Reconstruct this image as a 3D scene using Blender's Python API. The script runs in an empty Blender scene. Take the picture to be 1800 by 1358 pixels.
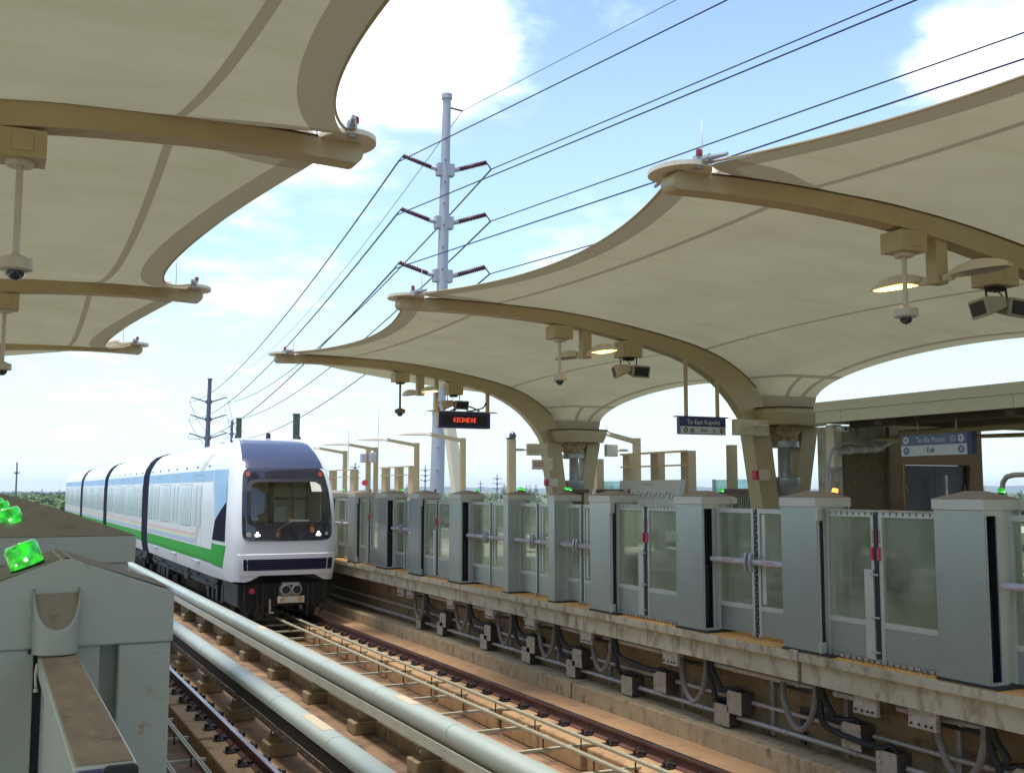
import bpy, bmesh, math, random
from mathutils import Vector, Matrix
random.seed(7)
S = bpy.context.scene
COL = S.collection
R = math.radians
sin, cos, pi = math.sin, math.cos, math.pi
EYE = 1.85
ORD = ['nearest','second','third','fourth','fifth','sixth','seventh','eighth','ninth','tenth','eleventh','twelfth','thirteenth']

# ------------------------------------------------------------------ materials
def newmat(name):
    m = bpy.data.materials.new(name); m.use_nodes = True
    nt = m.node_tree; nt.nodes.clear()
    out = nt.nodes.new('ShaderNodeOutputMaterial')
    return m, nt, out
def N(nt, t, **k):
    n = nt.nodes.new(t)
    for a, b in k.items(): setattr(n, a, b)
    return n
def mixc(nt, fac, a, b, mode='MIX'):
    n = nt.nodes.new('ShaderNodeMix'); n.data_type = 'RGBA'; n.blend_type = mode
    for s, v in ((0, fac), (6, a), (7, b)):
        if hasattr(v, 'links') or isinstance(v, bpy.types.NodeSocket): nt.links.new(v, n.inputs[s])
        elif s == 0: n.inputs[0].default_value = v
        else: n.inputs[s].default_value = (*v, 1) if len(v) == 3 else v
    return n.outputs[2]
def noise(nt, scale, detail=4, vec=None, stretch=None, rough=.55):
    if vec is None:
        tc = N(nt, 'ShaderNodeTexCoord'); vec = tc.outputs['Object']
    if stretch:
        mp = N(nt, 'ShaderNodeMapping'); mp.inputs['Scale'].default_value = stretch
        nt.links.new(vec, mp.inputs[0]); vec = mp.outputs[0]
    n = N(nt, 'ShaderNodeTexNoise'); n.inputs['Scale'].default_value = scale
    n.inputs['Detail'].default_value = detail; n.inputs['Roughness'].default_value = rough
    nt.links.new(vec, n.inputs['Vector'])
    return n.outputs['Fac']
def ramp(nt, fac, p0, p1):
    r = N(nt, 'ShaderNodeMapRange'); r.inputs[1].default_value = p0; r.inputs[2].default_value = p1
    nt.links.new(fac, r.inputs[0]); return r.outputs[0]
def mathn(nt, op, a, b=None, clamp=False):
    n = N(nt, 'ShaderNodeMath', operation=op, use_clamp=clamp)
    for i, v in enumerate((a, b)):
        if v is None: continue
        if isinstance(v, bpy.types.NodeSocket): nt.links.new(v, n.inputs[i])
        else: n.inputs[i].default_value = v
    return n.outputs[0]
def surf(name, col, rough=.6, metal=0, col2=None, scale=3, amt=.5, stain=None, stain_scale=1.2, stain_lo=.52, stain_hi=.7,
         stretch=None, bump=0, bscale=40, spec=.5, coat=0, stain_stretch=None):
    m, nt, out = newmat(name)
    b = N(nt, 'ShaderNodeBsdfPrincipled')
    b.inputs['Roughness'].default_value = rough; b.inputs['Metallic'].default_value = metal
    b.inputs['Specular IOR Level'].default_value = spec
    b.inputs['Coat Weight'].default_value = coat; b.inputs['Coat Roughness'].default_value = .08
    c2 = col2 or tuple(min(1, x * .72) for x in col)
    c = mixc(nt, ramp(nt, noise(nt, scale, 5, stretch=stretch), .5 - .35 / max(amt, .01) * .5, .5 + .35 / max(amt, .01) * .5), c2, col)
    if stain:
        c = mixc(nt, ramp(nt, noise(nt, stain_scale, 6, stretch=stain_stretch, rough=.65), stain_lo, stain_hi), c, stain)
    nt.links.new(c, b.inputs['Base Color'])
    if bump:
        bp = N(nt, 'ShaderNodeBump'); bp.inputs['Strength'].default_value = bump; bp.inputs['Distance'].default_value = .02
        nt.links.new(noise(nt, bscale, 4), bp.inputs['Height']); nt.links.new(bp.outputs[0], b.inputs['Normal'])
    nt.links.new(b.outputs[0], out.inputs[0])
    return m
def emit(name, col, st, base=(.1,.1,.1)):
    m, nt, out = newmat(name)
    b = N(nt, 'ShaderNodeBsdfPrincipled'); b.inputs['Base Color'].default_value = (*base, 1)
    b.inputs['Emission Color'].default_value = (*col, 1); b.inputs['Emission Strength'].default_value = st
    b.inputs['Roughness'].default_value = .3
    nt.links.new(b.outputs[0], out.inputs[0]); return m
def glass(name, tint, refl=.12, rough=.03, haze=0, hcol=(.5,.55,.5)):
    m, nt, out = newmat(name)
    t = N(nt, 'ShaderNodeBsdfTransparent'); t.inputs[0].default_value = (*tint, 1)
    g = N(nt, 'ShaderNodeBsdfGlossy'); g.inputs['Roughness'].default_value = rough; g.inputs[0].default_value = (.9,.95,.95,1)
    lw = N(nt, 'ShaderNodeLayerWeight'); lw.inputs[0].default_value = .35
    f = mathn(nt, 'ADD', mathn(nt, 'MULTIPLY', lw.outputs['Fresnel'], .6), refl, True)
    mx = N(nt, 'ShaderNodeMixShader'); nt.links.new(f, mx.inputs[0]); nt.links.new(t.outputs[0], mx.inputs[1]); nt.links.new(g.outputs[0], mx.inputs[2])
    last = mx
    if haze:
        d = N(nt, 'ShaderNodeBsdfDiffuse'); d.inputs[0].default_value = (*hcol, 1)
        m2 = N(nt, 'ShaderNodeMixShader')
        nt.links.new(mathn(nt, 'MULTIPLY', ramp(nt, noise(nt, 1.5, 4), .3, .7), haze * 1.4), m2.inputs[0])
        nt.links.new(mx.outputs[0], m2.inputs[1]); nt.links.new(d.outputs[0], m2.inputs[2]); last = m2
    nt.links.new(last.outputs[0], out.inputs[0]); return m

M = {}
M['beam'] = surf('cream_beam_paint', (.54,.435,.25), .5, col2=(.46,.365,.205), scale=1.4, stain=(.36,.25,.12), stain_scale=2.5, stain_lo=.6, stain_hi=.8)
M['cream'] = surf('cream_paint', (.76,.67,.50), .5, col2=(.66,.57,.42), scale=4, stain=(.42,.30,.18), stain_scale=6, stain_lo=.6, stain_hi=.8)
M['steel'] = surf('brushed_steel', (.48,.515,.485), .33, .75, col2=(.415,.45,.425), scale=2, stretch=(1,1,.25), stain=(.45,.46,.42), stain_scale=3, bump=.05, bscale=90)
M['steel_lit'] = surf('lit_frame_steel', (.60,.61,.54), .42, .45, col2=(.50,.50,.44), scale=5)  # beige frame steel; light on cabinet end faces is put into the colour
M['cabinet_cap'] = surf('cap_steel', (.60,.58,.50), .45, .3, col2=(.52,.50,.42), scale=2.2, stain=(.33,.22,.12), stain_scale=7, stain_lo=.66, stain_hi=.74)
M['dusty'] = surf('dusty_cap_top', (.33,.265,.19), .8, .0, col2=(.26,.205,.14), scale=6, stain=(.19,.14,.09), stain_scale=14, stain_lo=.55, stain_hi=.75, bump=.15, bscale=150)
M['dusty_bar'] = surf('rust_dusted_bar', (.46,.32,.19), .7, .0, col2=(.30,.20,.12), scale=7, amt=.9, stain=(.14,.08,.05), stain_scale=12, stain_lo=.60, stain_hi=.72, stretch=(3,1,1), bump=.1, bscale=120)
M['near_steel'] = surf('near_cabinet_steel', (.50,.50,.44), .55, .2, col2=(.40,.41,.36), scale=2.6, stain=(.40,.22,.09), stain_scale=13, stain_lo=.65, stain_hi=.75, bump=.15, bscale=260)
M['black'] = surf('black_rubber', (.012,.012,.016), .6, col2=(.02,.02,.02), scale=8)
M['dark'] = surf('dark_equipment', (.035,.035,.04), .6, .2, col2=(.015,.015,.018), scale=12)
M['void'] = surf('dark_slot', (.012,.012,.02), .4, col2=(.03,.03,.045), scale=7)
M['concrete'] = surf('platform_edge_concrete', (.52,.48,.355), .85, col2=(.42,.365,.245), scale=1.6, amt=.9, stain=(.20,.145,.085), stain_scale=5.5, stain_lo=.49, stain_hi=.70, stain_stretch=(1,1.2,.5), bump=.35, bscale=40)
M['curb'] = surf('stained_kerb_concrete', (.47,.365,.215), .9, col2=(.36,.27,.155), scale=3, amt=.9, stain=(.15,.11,.07), stain_scale=8, stain_stretch=(1,1,.4), bump=.3)
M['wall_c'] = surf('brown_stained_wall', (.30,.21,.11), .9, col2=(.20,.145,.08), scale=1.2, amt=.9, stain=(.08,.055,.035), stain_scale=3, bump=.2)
M['deck'] = surf('rust_dusted_deck', (.33,.20,.105), .9, col2=(.17,.105,.06), scale=1.3, amt=.95, stain=(.075,.048,.03), stain_scale=2.1, stain_lo=.47, stain_hi=.68, stretch=(1.6,.5,1), bump=.35, bscale=18)
M['slab'] = surf('orange_dusted_plinth', (.46,.29,.14), .9, col2=(.37,.225,.11), scale=2.2, amt=.9, stain=(.22,.13,.07), stain_scale=5, bump=.3, bscale=30)
M['trough'] = surf('orange_floor', (.52,.315,.16), .9, col2=(.41,.235,.115), scale=1.2, amt=.9, stain=(.17,.10,.055), stain_scale=3.4, stain_lo=.55, stain_hi=.75, bump=.3, bscale=30)
M['tile'] = surf('orange_platform_edge', (.78,.42,.11), .8, col2=(.64,.33,.09), scale=3, amt=.9, stain=(.33,.17,.06), stain_scale=9, bump=.2)
M['platform'] = surf('platform_floor', (.58,.52,.38), .8, col2=(.36,.32,.25), scale=.9, amt=.9, stain=(.26,.22,.16), stain_scale=3)
M['rail_head'] = surf('polished_rail_head', (.42,.41,.52), .22, .95, col2=(.30,.28,.34), scale=3, stretch=(3,.4,1))
M['rail_rust'] = surf('rusty_rail_web', (.125,.05,.035), .75, .1, col2=(.08,.035,.03), scale=8, amt=.9)
M['tube'] = surf('pale_green_cover', (.42,.475,.43), .40, .0, col2=(.36,.415,.37), scale=.8, amt=.9, stain=(.42,.40,.33), stain_scale=2.4, stain_lo=.6, stain_hi=.8)
M['patch'] = surf('dusty_patch', (.62,.52,.37), .9, col2=(.52,.43,.30), scale=8, stain=(.35,.2,.08), stain_scale=14, stain_lo=.66, stain_hi=.72)
M['tube_side'] = surf('pale_green_plate', (.47,.50,.43), .5, .0, col2=(.40,.42,.36), scale=2.5, amt=.9)
M['ped'] = surf('pedestal_concrete', (.29,.225,.13), .9, col2=(.20,.15,.085), scale=5, amt=.9, bump=.3)
M['fastener'] = surf('black_rail_clip', (.02,.018,.018), .55, .3, col2=(.045,.03,.025), scale=25)
M['conduit'] = surf('pale_conduit', (.50,.47,.45), .45, .4, col2=(.40,.36,.33), scale=6, stain=(.30,.20,.12), stain_scale=4, stain_lo=.6, stain_hi=.75)
M['tray'] = surf('pale_cable_tray', (.48,.45,.33), .6, .1, col2=(.36,.33,.22), scale=8)
M['box'] = surf('galvanised_box', (.58,.53,.44), .5, .3, col2=(.32,.28,.22), scale=7, stain=(.24,.17,.11), stain_scale=10)
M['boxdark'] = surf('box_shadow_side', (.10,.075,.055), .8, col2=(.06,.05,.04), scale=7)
M['train'] = surf('train_white', (.78,.80,.85), .3, col2=(.73,.75,.80), scale=.7, coat=.35)
M['train_blue'] = surf('train_pale_blue', (.24,.46,.70), .45, col2=(.42,.60,.78), scale=.6, spec=.2)
M['train_green'] = surf('train_green', (.015,.36,.035), .5, col2=(.015,.30,.03), scale=.6, spec=.15)
M['train_win'] = surf('train_side_window', (.56,.70,.72), .22, .0, col2=(.50,.65,.67), scale=1.5, coat=.3)
M['train_grey'] = surf('train_grey', (.40,.41,.44), .35, col2=(.34,.35,.38), scale=3)
M['gaiter'] = surf('black_gaiter', (.012,.012,.03), .9, spec=.08, col2=(.02,.02,.04), scale=6)
M['mask'] = surf('glossy_black_mask', (.012,.014,.03), .06, col2=(.02,.022,.04), scale=2, coat=1)
M['visor'] = surf('glossy_dark_blue_visor', (.03,.035,.075), .12, .0, col2=(.045,.05,.10), scale=1.2, coat=1)
for n_, c_ in (('st_red',(.75,.35,.38)),('st_orange',(.80,.52,.30)),('st_yellow',(.80,.76,.42)),('st_green',(.40,.70,.45)),('st_blue',(.22,.45,.78)),('st_violet',(.48,.45,.76))):
    M[n_] = surf('stripe_' + n_[3:], tuple(x*.6+.28 for x in c_), .5, spec=.15, amt=.1)
M['interior'] = surf('train_interior', (.78,.70,.45), .6, col2=(.66,.58,.36), scale=2)
M['interior_l'] = surf('train_interior_light', (.75,.74,.68), .6)
M['whiteplastic'] = surf('white_plastic', (.72,.70,.62), .45, col2=(.62,.58,.48), scale=9)
M['speaker'] = surf('grey_speaker', (.42,.38,.31), .55, col2=(.34,.30,.24), scale=8)
M['navy'] = surf('navy_sign', (.03,.035,.16), .35, col2=(.025,.03,.12), scale=5)
M['slate'] = surf('slate_blue_sign', (.12,.17,.33), .35, scale=5)
M['signwhite'] = surf('pale_sign', (.70,.74,.76), .4, col2=(.64,.67,.69), scale=5)
M['white'] = surf('white_lettering', (.85,.87,.85), .5)
M['ink'] = surf('dark_lettering', (.06,.07,.08), .5)
M['pinkmark'] = surf('pink_lettering', (.55,.22,.28), .5)
M['redpaint'] = surf('red_lettering', (.62,.05,.09), .4)
M['brownmetal'] = surf('brown_metal', (.17,.115,.08), .6, .1, col2=(.12,.08,.055), scale=6)
M['tanpost'] = surf('tan_lamp_post', (.44,.33,.17), .55, col2=(.36,.26,.13), scale=4)
M['pole'] = surf('galvanised_pole', (.44,.43,.46), .55, .2, col2=(.39,.38,.45), scale=.6, amt=.8)
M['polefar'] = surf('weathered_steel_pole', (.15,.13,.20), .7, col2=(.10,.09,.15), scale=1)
M['insul'] = surf('brown_insulator', (.13,.035,.05), .35, col2=(.09,.02,.04), scale=5)
M['wire'] = surf('blue_black_wire', (.03,.03,.13), .4)
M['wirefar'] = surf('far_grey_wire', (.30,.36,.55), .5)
M['greenpost'] = surf('dark_green_steel_post', (.09,.105,.075), .7, col2=(.06,.07,.05), scale=3, amt=.9)
M['bconc'] = surf('board_marked_concrete', (.50,.48,.39), .85, col2=(.38,.36,.28), scale=3, amt=.9, stain=(.17,.15,.11), stain_scale=6, stain_stretch=(1,1,.5), bump=.3)
M['bshaded'] = surf('shaded_mottled_brown', (.20,.145,.085), .8, col2=(.12,.09,.06), scale=16, amt=1, stain=(.27,.21,.14), stain_scale=26, stain_lo=.58, stain_hi=.7)  # speckled brown, with the shade of the pier's turned-away face in the colour
M['brown_wall'] = surf('brown_plaster', (.20,.145,.09), .85, col2=(.16,.115,.07), scale=3)
M['door'] = surf('dark_violet_door', (.035,.025,.06), .4, col2=(.05,.04,.075), scale=4)
M['roofpale'] = surf('pale_roof_fascia', (.74,.70,.55), .6, col2=(.64,.60,.47), scale=1.4)
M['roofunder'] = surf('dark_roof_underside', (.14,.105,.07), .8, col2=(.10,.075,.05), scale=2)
M['duct'] = surf('pale_lilac_pipe', (.52,.50,.54), .5, .1, col2=(.42,.39,.40), scale=5, stain=(.25,.16,.10), stain_scale=5, stain_lo=.62, stain_hi=.72)
M['galv'] = surf('galvanised_drain', (.46,.46,.47), .4, .45, col2=(.33,.34,.35), scale=6, amt=.9)
M['bag'] = surf('crumpled_cloth', (.66,.52,.34), .9, col2=(.34,.25,.15), scale=14, amt=1, bump=1, bscale=18)
M['kiosk'] = surf('pale_grey_panel', (.62,.62,.56), .5, col2=(.56,.56,.50), scale=3)
M['lens'] = surf('dark_dome_lens', (.03,.04,.06), .05, coat=1)
m, nt, out = newmat('lit_green_lens'); b_ = N(nt, 'ShaderNodeBsdfPrincipled'); b_.inputs['Roughness'].default_value = .25
c_ = mixc(nt, ramp(nt, noise(nt, 22, 5), .36, .62), (.03,.22,.015), (.02,.55,.02)); nt.links.new(c_, b_.inputs['Base Color'])
e_ = mixc(nt, ramp(nt, noise(nt, 30, 4), .38, .66), (.01,.18,.01), (.03,.95,.03)); nt.links.new(e_, b_.inputs['Emission Color']); b_.inputs['Emission Strength'].default_value = .5
b_.inputs['Coat Weight'].default_value = .6; nt.links.new(b_.outputs[0], out.inputs[0]); M['green_on'] = m
M['green_hot'] = emit('bright_green_led', (.45,1,.4), 5)
M['loopgrey'] = surf('weathered_grey_cable', (.20,.19,.165), .6, col2=(.13,.12,.10), scale=9)
M['orange_on'] = emit('lit_orange_lens', (1,.22,.03), 3, (.5,.1,.02))
M['red_off'] = surf('red_lens', (.30,.03,.03), .25)
M['lamp_on'] = emit('lit_sodium_lamp', (1,.55,.12), 5)
M['head_on'] = emit('lit_headlight', (1,1,.95), 6)
M['led'] = emit('lit_red_led', (1,.07,.04), .75)
M['redlamp'] = emit('lit_red_marker', (1,.1,.04), .05, (.30,.05,.03))
M['glass'] = glass('gate_glass', (.90,.92,.84), .045, haze=.20, hcol=(.50,.52,.42))
M['screen'] = glass('teal_glass_screen', (.80,.95,.92), .05, haze=.16, hcol=(.5,.7,.65))
M['windshield'] = glass('windshield_glass', (.88,.92,.88), .05)
M['lamp_off_orange'] = surf('orange_object', (.55,.22,.05), .5)
M['lamplens'] = surf('grey_lamp_lens', (.36,.32,.22), .3)
M['palehead'] = surf('pale_lamp_head', (.66,.60,.50), .45, col2=(.58,.50,.40), scale=6)

# ------------------------------------------------------------------ mesh builder
class MB:
    def __init__(s): s.v = []; s.f = []; s.m = []; s.sm = []
    def add(s, vs, fs, mi=0, smooth=False):
        b = len(s.v); s.v += [tuple(p) for p in vs]
        for f in fs: s.f.append(tuple(i + b for i in f)); s.m.append(mi); s.sm.append(smooth)
        return s
    def box(s, x0, x1, y0, y1, z0, z1, mi=0, bev=0):
        if x0 > x1: x0, x1 = x1, x0
        if y0 > y1: y0, y1 = y1, y0
        if z0 > z1: z0, z1 = z1, z0
        if bev:
            b = min(bev, (x1-x0)*.45, (y1-y0)*.45, (z1-z0)*.45)
            bm = bmesh.new(); bmesh.ops.create_cube(bm, size=1)
            for v in bm.verts: v.co = Vector(((x0+x1)/2 + v.co.x*(x1-x0), (y0+y1)/2 + v.co.y*(y1-y0), (z0+z1)/2 + v.co.z*(z1-z0)))
            bmesh.ops.bevel(bm, geom=list(bm.edges), offset=b, segments=2, affect='EDGES', profile=.5)
            bm.verts.index_update()
            s.add([v.co[:] for v in bm.verts], [[v.index for v in f.verts] for f in bm.faces], mi, False); bm.free()
            return s
        v = [(x0,y0,z0),(x1,y0,z0),(x1,y1,z0),(x0,y1,z0),(x0,y0,z1),(x1,y0,z1),(x1,y1,z1),(x0,y1,z1)]
        return s.add(v, [(0,3,2,1),(4,5,6,7),(0,1,5,4),(1,2,6,5),(2,3,7,6),(3,0,4,7)], mi)
    def obox(s, c, sz, rot, mi=0):
        mt = Matrix.Translation(c) @ rot.to_4x4()
        v = [mt @ Vector((a*sz[0]/2, b*sz[1]/2, d*sz[2]/2)) for d in (-1,1) for a, b in ((-1,-1),(1,-1),(1,1),(-1,1))]
        return s.add(v, [(0,3,2,1),(4,5,6,7),(0,1,5,4),(1,2,6,5),(2,3,7,6),(3,0,4,7)], mi)
    def prism(s, pts, axis, a, b, mi=0, smooth=False):
        """polygon pts in the plane normal to axis, extruded a..b. axis x: pts=(y,z); y: pts=(x,z); z: pts=(x,y)"""
        def P(p, t): return (t, p[0], p[1]) if axis == 'x' else ((p[0], t, p[1]) if axis == 'y' else (p[0], p[1], t))
        n = len(pts)
        s.add([P(p, a) for p in pts] + [P(p, b) for p in pts], [tuple((i, (i+1) % n, n+(i+1) % n, n+i)) for i in range(n)], mi, smooth)
        s.add([P(p, a) for p in pts], [tuple(range(n))[::-1]], mi); s.add([P(p, b) for p in pts], [tuple(range(n))], mi)
        return s
    def tube(s, path, r, n=8, mi=0, cap=True, smooth=True):
        path = [Vector(p) for p in path]; k = len(path)
        rr = r if isinstance(r, (list, tuple)) else [r]*k
        ref = Vector((0,0,1)); vs = []
        for i, p in enumerate(path):
            t = (path[min(i+1,k-1)] - path[max(i-1,0)]).normalized()
            if i == 0:
                ref = Vector((0,0,1)) if abs(t.z) < .9 else Vector((1,0,0))
            a = ref - t*ref.dot(t); a.normalize(); ref = a; b = t.cross(a)
            for j in range(n):
                th = 2*pi*j/n; vs.append(p + (a*cos(th) + b*sin(th))*rr[i])
        fs = [(i*n+j, i*n+(j+1) % n, (i+1)*n+(j+1) % n, (i+1)*n+j) for i in range(k-1) for j in range(n)]
        s.add(vs, fs, mi, smooth)
        if cap:
            s.add(vs[:n], [tuple(range(n))[::-1]], mi); s.add(vs[-n:], [tuple(range(n))], mi)
        return s
    def lathe(s, prof, c, n=20, mi=0, rot=None, smooth=True):
        """prof [(r,z)...] about vertical axis through c"""
        vs = []
        for r_, z_ in prof:
            for j in range(n):
                p = Vector((r_*cos(2*pi*j/n), r_*sin(2*pi*j/n), z_))
                if rot: p = rot @ p
                vs.append(p + Vector(c))
        k = len(prof)
        fs = [(i*n+j, i*n+(j+1) % n, (i+1)*n+(j+1) % n, (i+1)*n+j) for i in range(k-1) for j in range(n)]
        s.add(vs, fs, mi, smooth)
        s.add(vs[:n], [tuple(range(n))[::-1]], mi); s.add(vs[-n:], [tuple(range(n))], mi)
        return s
    def grid(s, P, nu, nv, mi=0, smooth=True, mfun=None):
        b = len(s.v)
        for i in range(nu+1):
            for j in range(nv+1): s.v.append(tuple(P(i/nu, j/nv)))
        for i in range(nu):
            for j in range(nv):
                s.f.append((b+i*(nv+1)+j, b+(i+1)*(nv+1)+j, b+(i+1)*(nv+1)+j+1, b+i*(nv+1)+j+1))
                s.m.append(mfun((i+.5)/nu, (j+.5)/nv) if mfun else mi); s.sm.append(smooth)
        return s
    def build(s, name, mats, parent=None, fix=True):
        me = bpy.data.meshes.new(name)
        me.from_pydata(s.v, [], s.f)
        for m in (mats if isinstance(mats, (list, tuple)) else [mats]): me.materials.append(M[m] if isinstance(m, str) else m)
        me.polygons.foreach_set('material_index', s.m); me.polygons.foreach_set('use_smooth', s.sm)
        if fix:
            bm = bmesh.new(); bm.from_mesh(me)
            bmesh.ops.remove_doubles(bm, verts=bm.verts, dist=1e-5)
            bmesh.ops.recalc_face_normals(bm, faces=bm.faces)
            for e_ in bm.edges:
                if len(e_.link_faces) == 2 and e_.calc_face_angle(0) > R(42): e_.smooth = False
            bm.to_mesh(me); bm.free()
        me.update()
        o = bpy.data.objects.new(name, me); COL.objects.link(o)
        if parent:
            o.parent = parent
            o.matrix_parent_inverse = Matrix.Identity(4)
            if parent_origin.get(parent.name): o.location = -Vector(parent_origin[parent.name])
        return o
parent_origin = {}
def tag(o, label=None, cat=None, group=None, kind=None):
    if label: o['label'] = label
    if cat: o['category'] = cat
    if group: o['group'] = group
    if kind: o['kind'] = kind
    return o
def thing(name, label, cat, loc=(0,0,0), group=None, local=True):
    """Empty at the thing's base. local=True: parts are modelled around the origin and moved with the empty;
    local=False: parts are modelled in world coordinates."""
    o = bpy.data.objects.new(name, None); o.empty_display_size = .2; COL.objects.link(o); o.location = loc
    if not local: parent_origin[o.name] = loc
    return tag(o, label, cat, group)
def copy_thing(o, loc, label=None, cat=None, group=None):
    c = o.copy(); COL.objects.link(c); c.location = loc
    if label: c['label'] = label
    if group: c['group'] = group
    def rec(src, dst):
        for ch in list(src.children):
            d = ch.copy(); COL.objects.link(d); d.parent = dst; rec(ch, d)
    rec(o, c)
    return c
def structure(o): o['kind'] = 'structure'; return o
def text(name, body, size, mat, rot, loc, parent=None, align='CENTER', extrude=.002, sx=1):
    cu = bpy.data.curves.new(name + '_txt', 'FONT'); cu.body = body; cu.size = size; cu.extrude = extrude
    cu.align_x = align; cu.align_y = 'CENTER'
    tmp = bpy.data.objects.new('tmp', cu); COL.objects.link(tmp)
    bpy.context.view_layer.update()
    me = bpy.data.meshes.new_from_object(tmp.evaluated_get(bpy.context.evaluated_depsgraph_get()))
    bpy.data.objects.remove(tmp, do_unlink=True)
    mt = Matrix.Translation(loc) @ rot.to_4x4() @ Matrix.Diagonal((sx, 1, 1, 1))
    me.transform(mt); me.materials.clear(); me.materials.append(M[mat]); me.name = name
    o = bpy.data.objects.new(name, me); COL.objects.link(o)
    if parent:
        o.parent = parent
        if parent_origin.get(parent.name): o.location = -Vector(parent_origin[parent.name])
    return o
FACE_MY = Matrix.Rotation(R(90), 3, 'X')                      # text reading along +X, facing -Y
FACE_MX = Matrix.Rotation(R(-90), 3, 'Z') @ Matrix.Rotation(R(90), 3, 'X')   # reading along -Y, facing -X
# ================================================================== SETTING: ground, deck, platforms
def structure_mesh(mb, name, mats): return structure(mb.build(name, mats))
# --- guideway deck (trackbed)
d = MB()
DY0, DY1 = -8, 150
d.box(.9, 8.62, DY0, DY1, -2.4, -1.85)
structure_mesh(d, 'guideway_deck', 'deck')
d = MB()
d.box(7.72, 8.60, DY0, DY1, -1.846, -1.49)          # raised floor between right running rail and kerb
for i in range(0, 60):
    y = DY0 + i*2.6
    d.box(7.2, 7.716, y, y+2.42, -1.846, -1.50, 1, .02)    # plinth slabs under the rail
structure_mesh(d, 'raised_track_floor', ['trough', 'slab'])
d = MB()
for i in range(0, 48): d.box(2.72, 3.34, DY0 + i*2.6, DY0 + i*2.6 + 2.45, -1.846, -1.50, 0, .02)
for i in range(0, 48): d.box(1.2, 1.85, DY0 + i*2.6, DY0 + i*2.6 + 2.45, -1.846, -1.50, 0, .02)
for i in range(0, 40): d.box(5.72, 6.34, DY0 + i*2.6, DY0 + i*2.6 + 2.45, -1.846, -1.50, 0, .02)
structure_mesh(d, 'track_plinths', ['slab'])
# kerb below the platform
for (a, b) in ((-4.0, 8.1), (8.13, 15.55), (15.60, 24.9), (24.94, 36), (36.04, 60)):
    k = MB(); k.box(8.604, 9.1, a, b, -1.846, -1.24, 0, .015); structure_mesh(k, 'trackside_kerb', 'curb')
# platform substructure
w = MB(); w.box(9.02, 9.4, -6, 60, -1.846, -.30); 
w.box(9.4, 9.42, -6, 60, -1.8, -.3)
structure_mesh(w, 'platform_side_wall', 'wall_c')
# right platform slab with its edge beam
EDGE = [(-6, 5.4), (5.42, 10.55), (10.60, 15.9), (15.92, 27.5), (27.52, 56)]
for (a, b) in ((-6, 9.93), (10.0, 15.2), (15.22, 27.5), (27.52, 56)):
    p = MB(); p.box(8.50, 9.2, a, b, -.345, -.112); p.box(8.44, 9.2, a, b, -.108, -.004, 0, .012)
    structure_mesh(p, 'platform_edge_beam', 'concrete')
p = MB(); p.box(8.452, 8.98, -6, 9.93, -.003, .006); p.box(8.452, 8.98, 10.0, 56, -.003, .006)
structure_mesh(p, 'orange_edge_paving', 'tile')
p = MB()
def bumps(y0, y1, x0=8.47, x1=8.80, st=.075):
    ny = int((y1-y0)/st); nx = int((x1-x0)/st)
    for i in range(ny):
        for j in range(nx):
            x = x0 + (j+.5)*st + (i % 2)*st*.25; y = y0 + (i+.5)*st; r = .017
            p.add([(x-r,y-r,.005),(x+r,y-r,.005),(x+r,y+r,.005),(x-r,y+r,.005),(x-r*.6,y-r*.6,.018),(x+r*.6,y-r*.6,.018),(x+r*.6,y+r*.6,.018),(x-r*.6,y+r*.6,.018)],
                  [(4,5,6,7),(0,1,5,4),(1,2,6,5),(2,3,7,6),(3,0,4,7)])
bumps(7.9, 9.56); bumps(12.36, 14.08); bumps(20.4, 22.05)
tag(p.build('tactile_studs', 'tile'), kind='structure')
p = MB(); p.box(8.985, 16.2, -6, 56, -.3, 0.0); structure_mesh(p, 'platform_floor', 'platform')
# expansion joint cover on the platform edge
j = MB(); j.box(8.425, 9.0, 9.9, 10.03, -.002, .022, 0, .008); j.box(8.415, 8.44, 9.90, 10.03, -.10, .02, 0, .004)
for yy in (9.915, 10.015): j.lathe([(.014,0),(.014,.014),(.006,.018)], (8.52, yy, .02), 8)
o = j.build('expansion_joint_cover', 'box'); tag(o, 'small dusty metal cover bridging the open joint in the orange platform edge', 'joint cover')
# near (left) platform
p = MB(); p.box(-8.5, .62, -6, 30, -.345, -.112); p.box(-8.5, .68, -6, 30, -.108, -.004)
structure_mesh(p, 'platform_edge_beam', 'concrete')
p = MB(); p.box(-8.4, .672, -6, 30, -.002, .004); structure_mesh(p, 'platform_floor', 'platform')
p = MB(); p.box(-.3, .5, -6, 30, -1.85, -.35); structure_mesh(p, 'platform_side_wall', 'wall_c')
# support piers of the viaduct
for yy in (8, 38, 70, 105, 140):
    q = MB(); q.box(-7, 15.5, yy-1, yy+1, -3.4, -2.405); q.lathe([(1.1,-12.6),(1.1,-3.4)], (4.6, yy, 0), 24)
    tag(q.build('viaduct_pier', 'bconc'), 'round concrete pier with crosshead holding up the station viaduct', 'pier', 'concrete piers below the viaduct')
# back kerb and railing of the far platform
k = MB(); k.box(15.75, 16.15, 5, 56, .004, .36, 0, .02); structure_mesh(k, 'platform_back_kerb', 'kiosk')
r_ = thing('picket_railing', 'brown metal picket railing along the back of the far platform', 'railing', (15.9, 5, .36), local=False)
t = MB(); t.box(15.88, 15.94, 5, 56, 1.28, 1.33); t.box(15.89, 15.93, 5, 56, .46, .50)
t.build('rail', 'brownmetal', r_)
t = MB()
for i in range(430): t.box(15.9, 15.916, 5.05+i*.118, 5.066+i*.118, .5, 1.28)
tag(t.build('picket', 'brownmetal', r_), kind='stuff')

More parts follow.
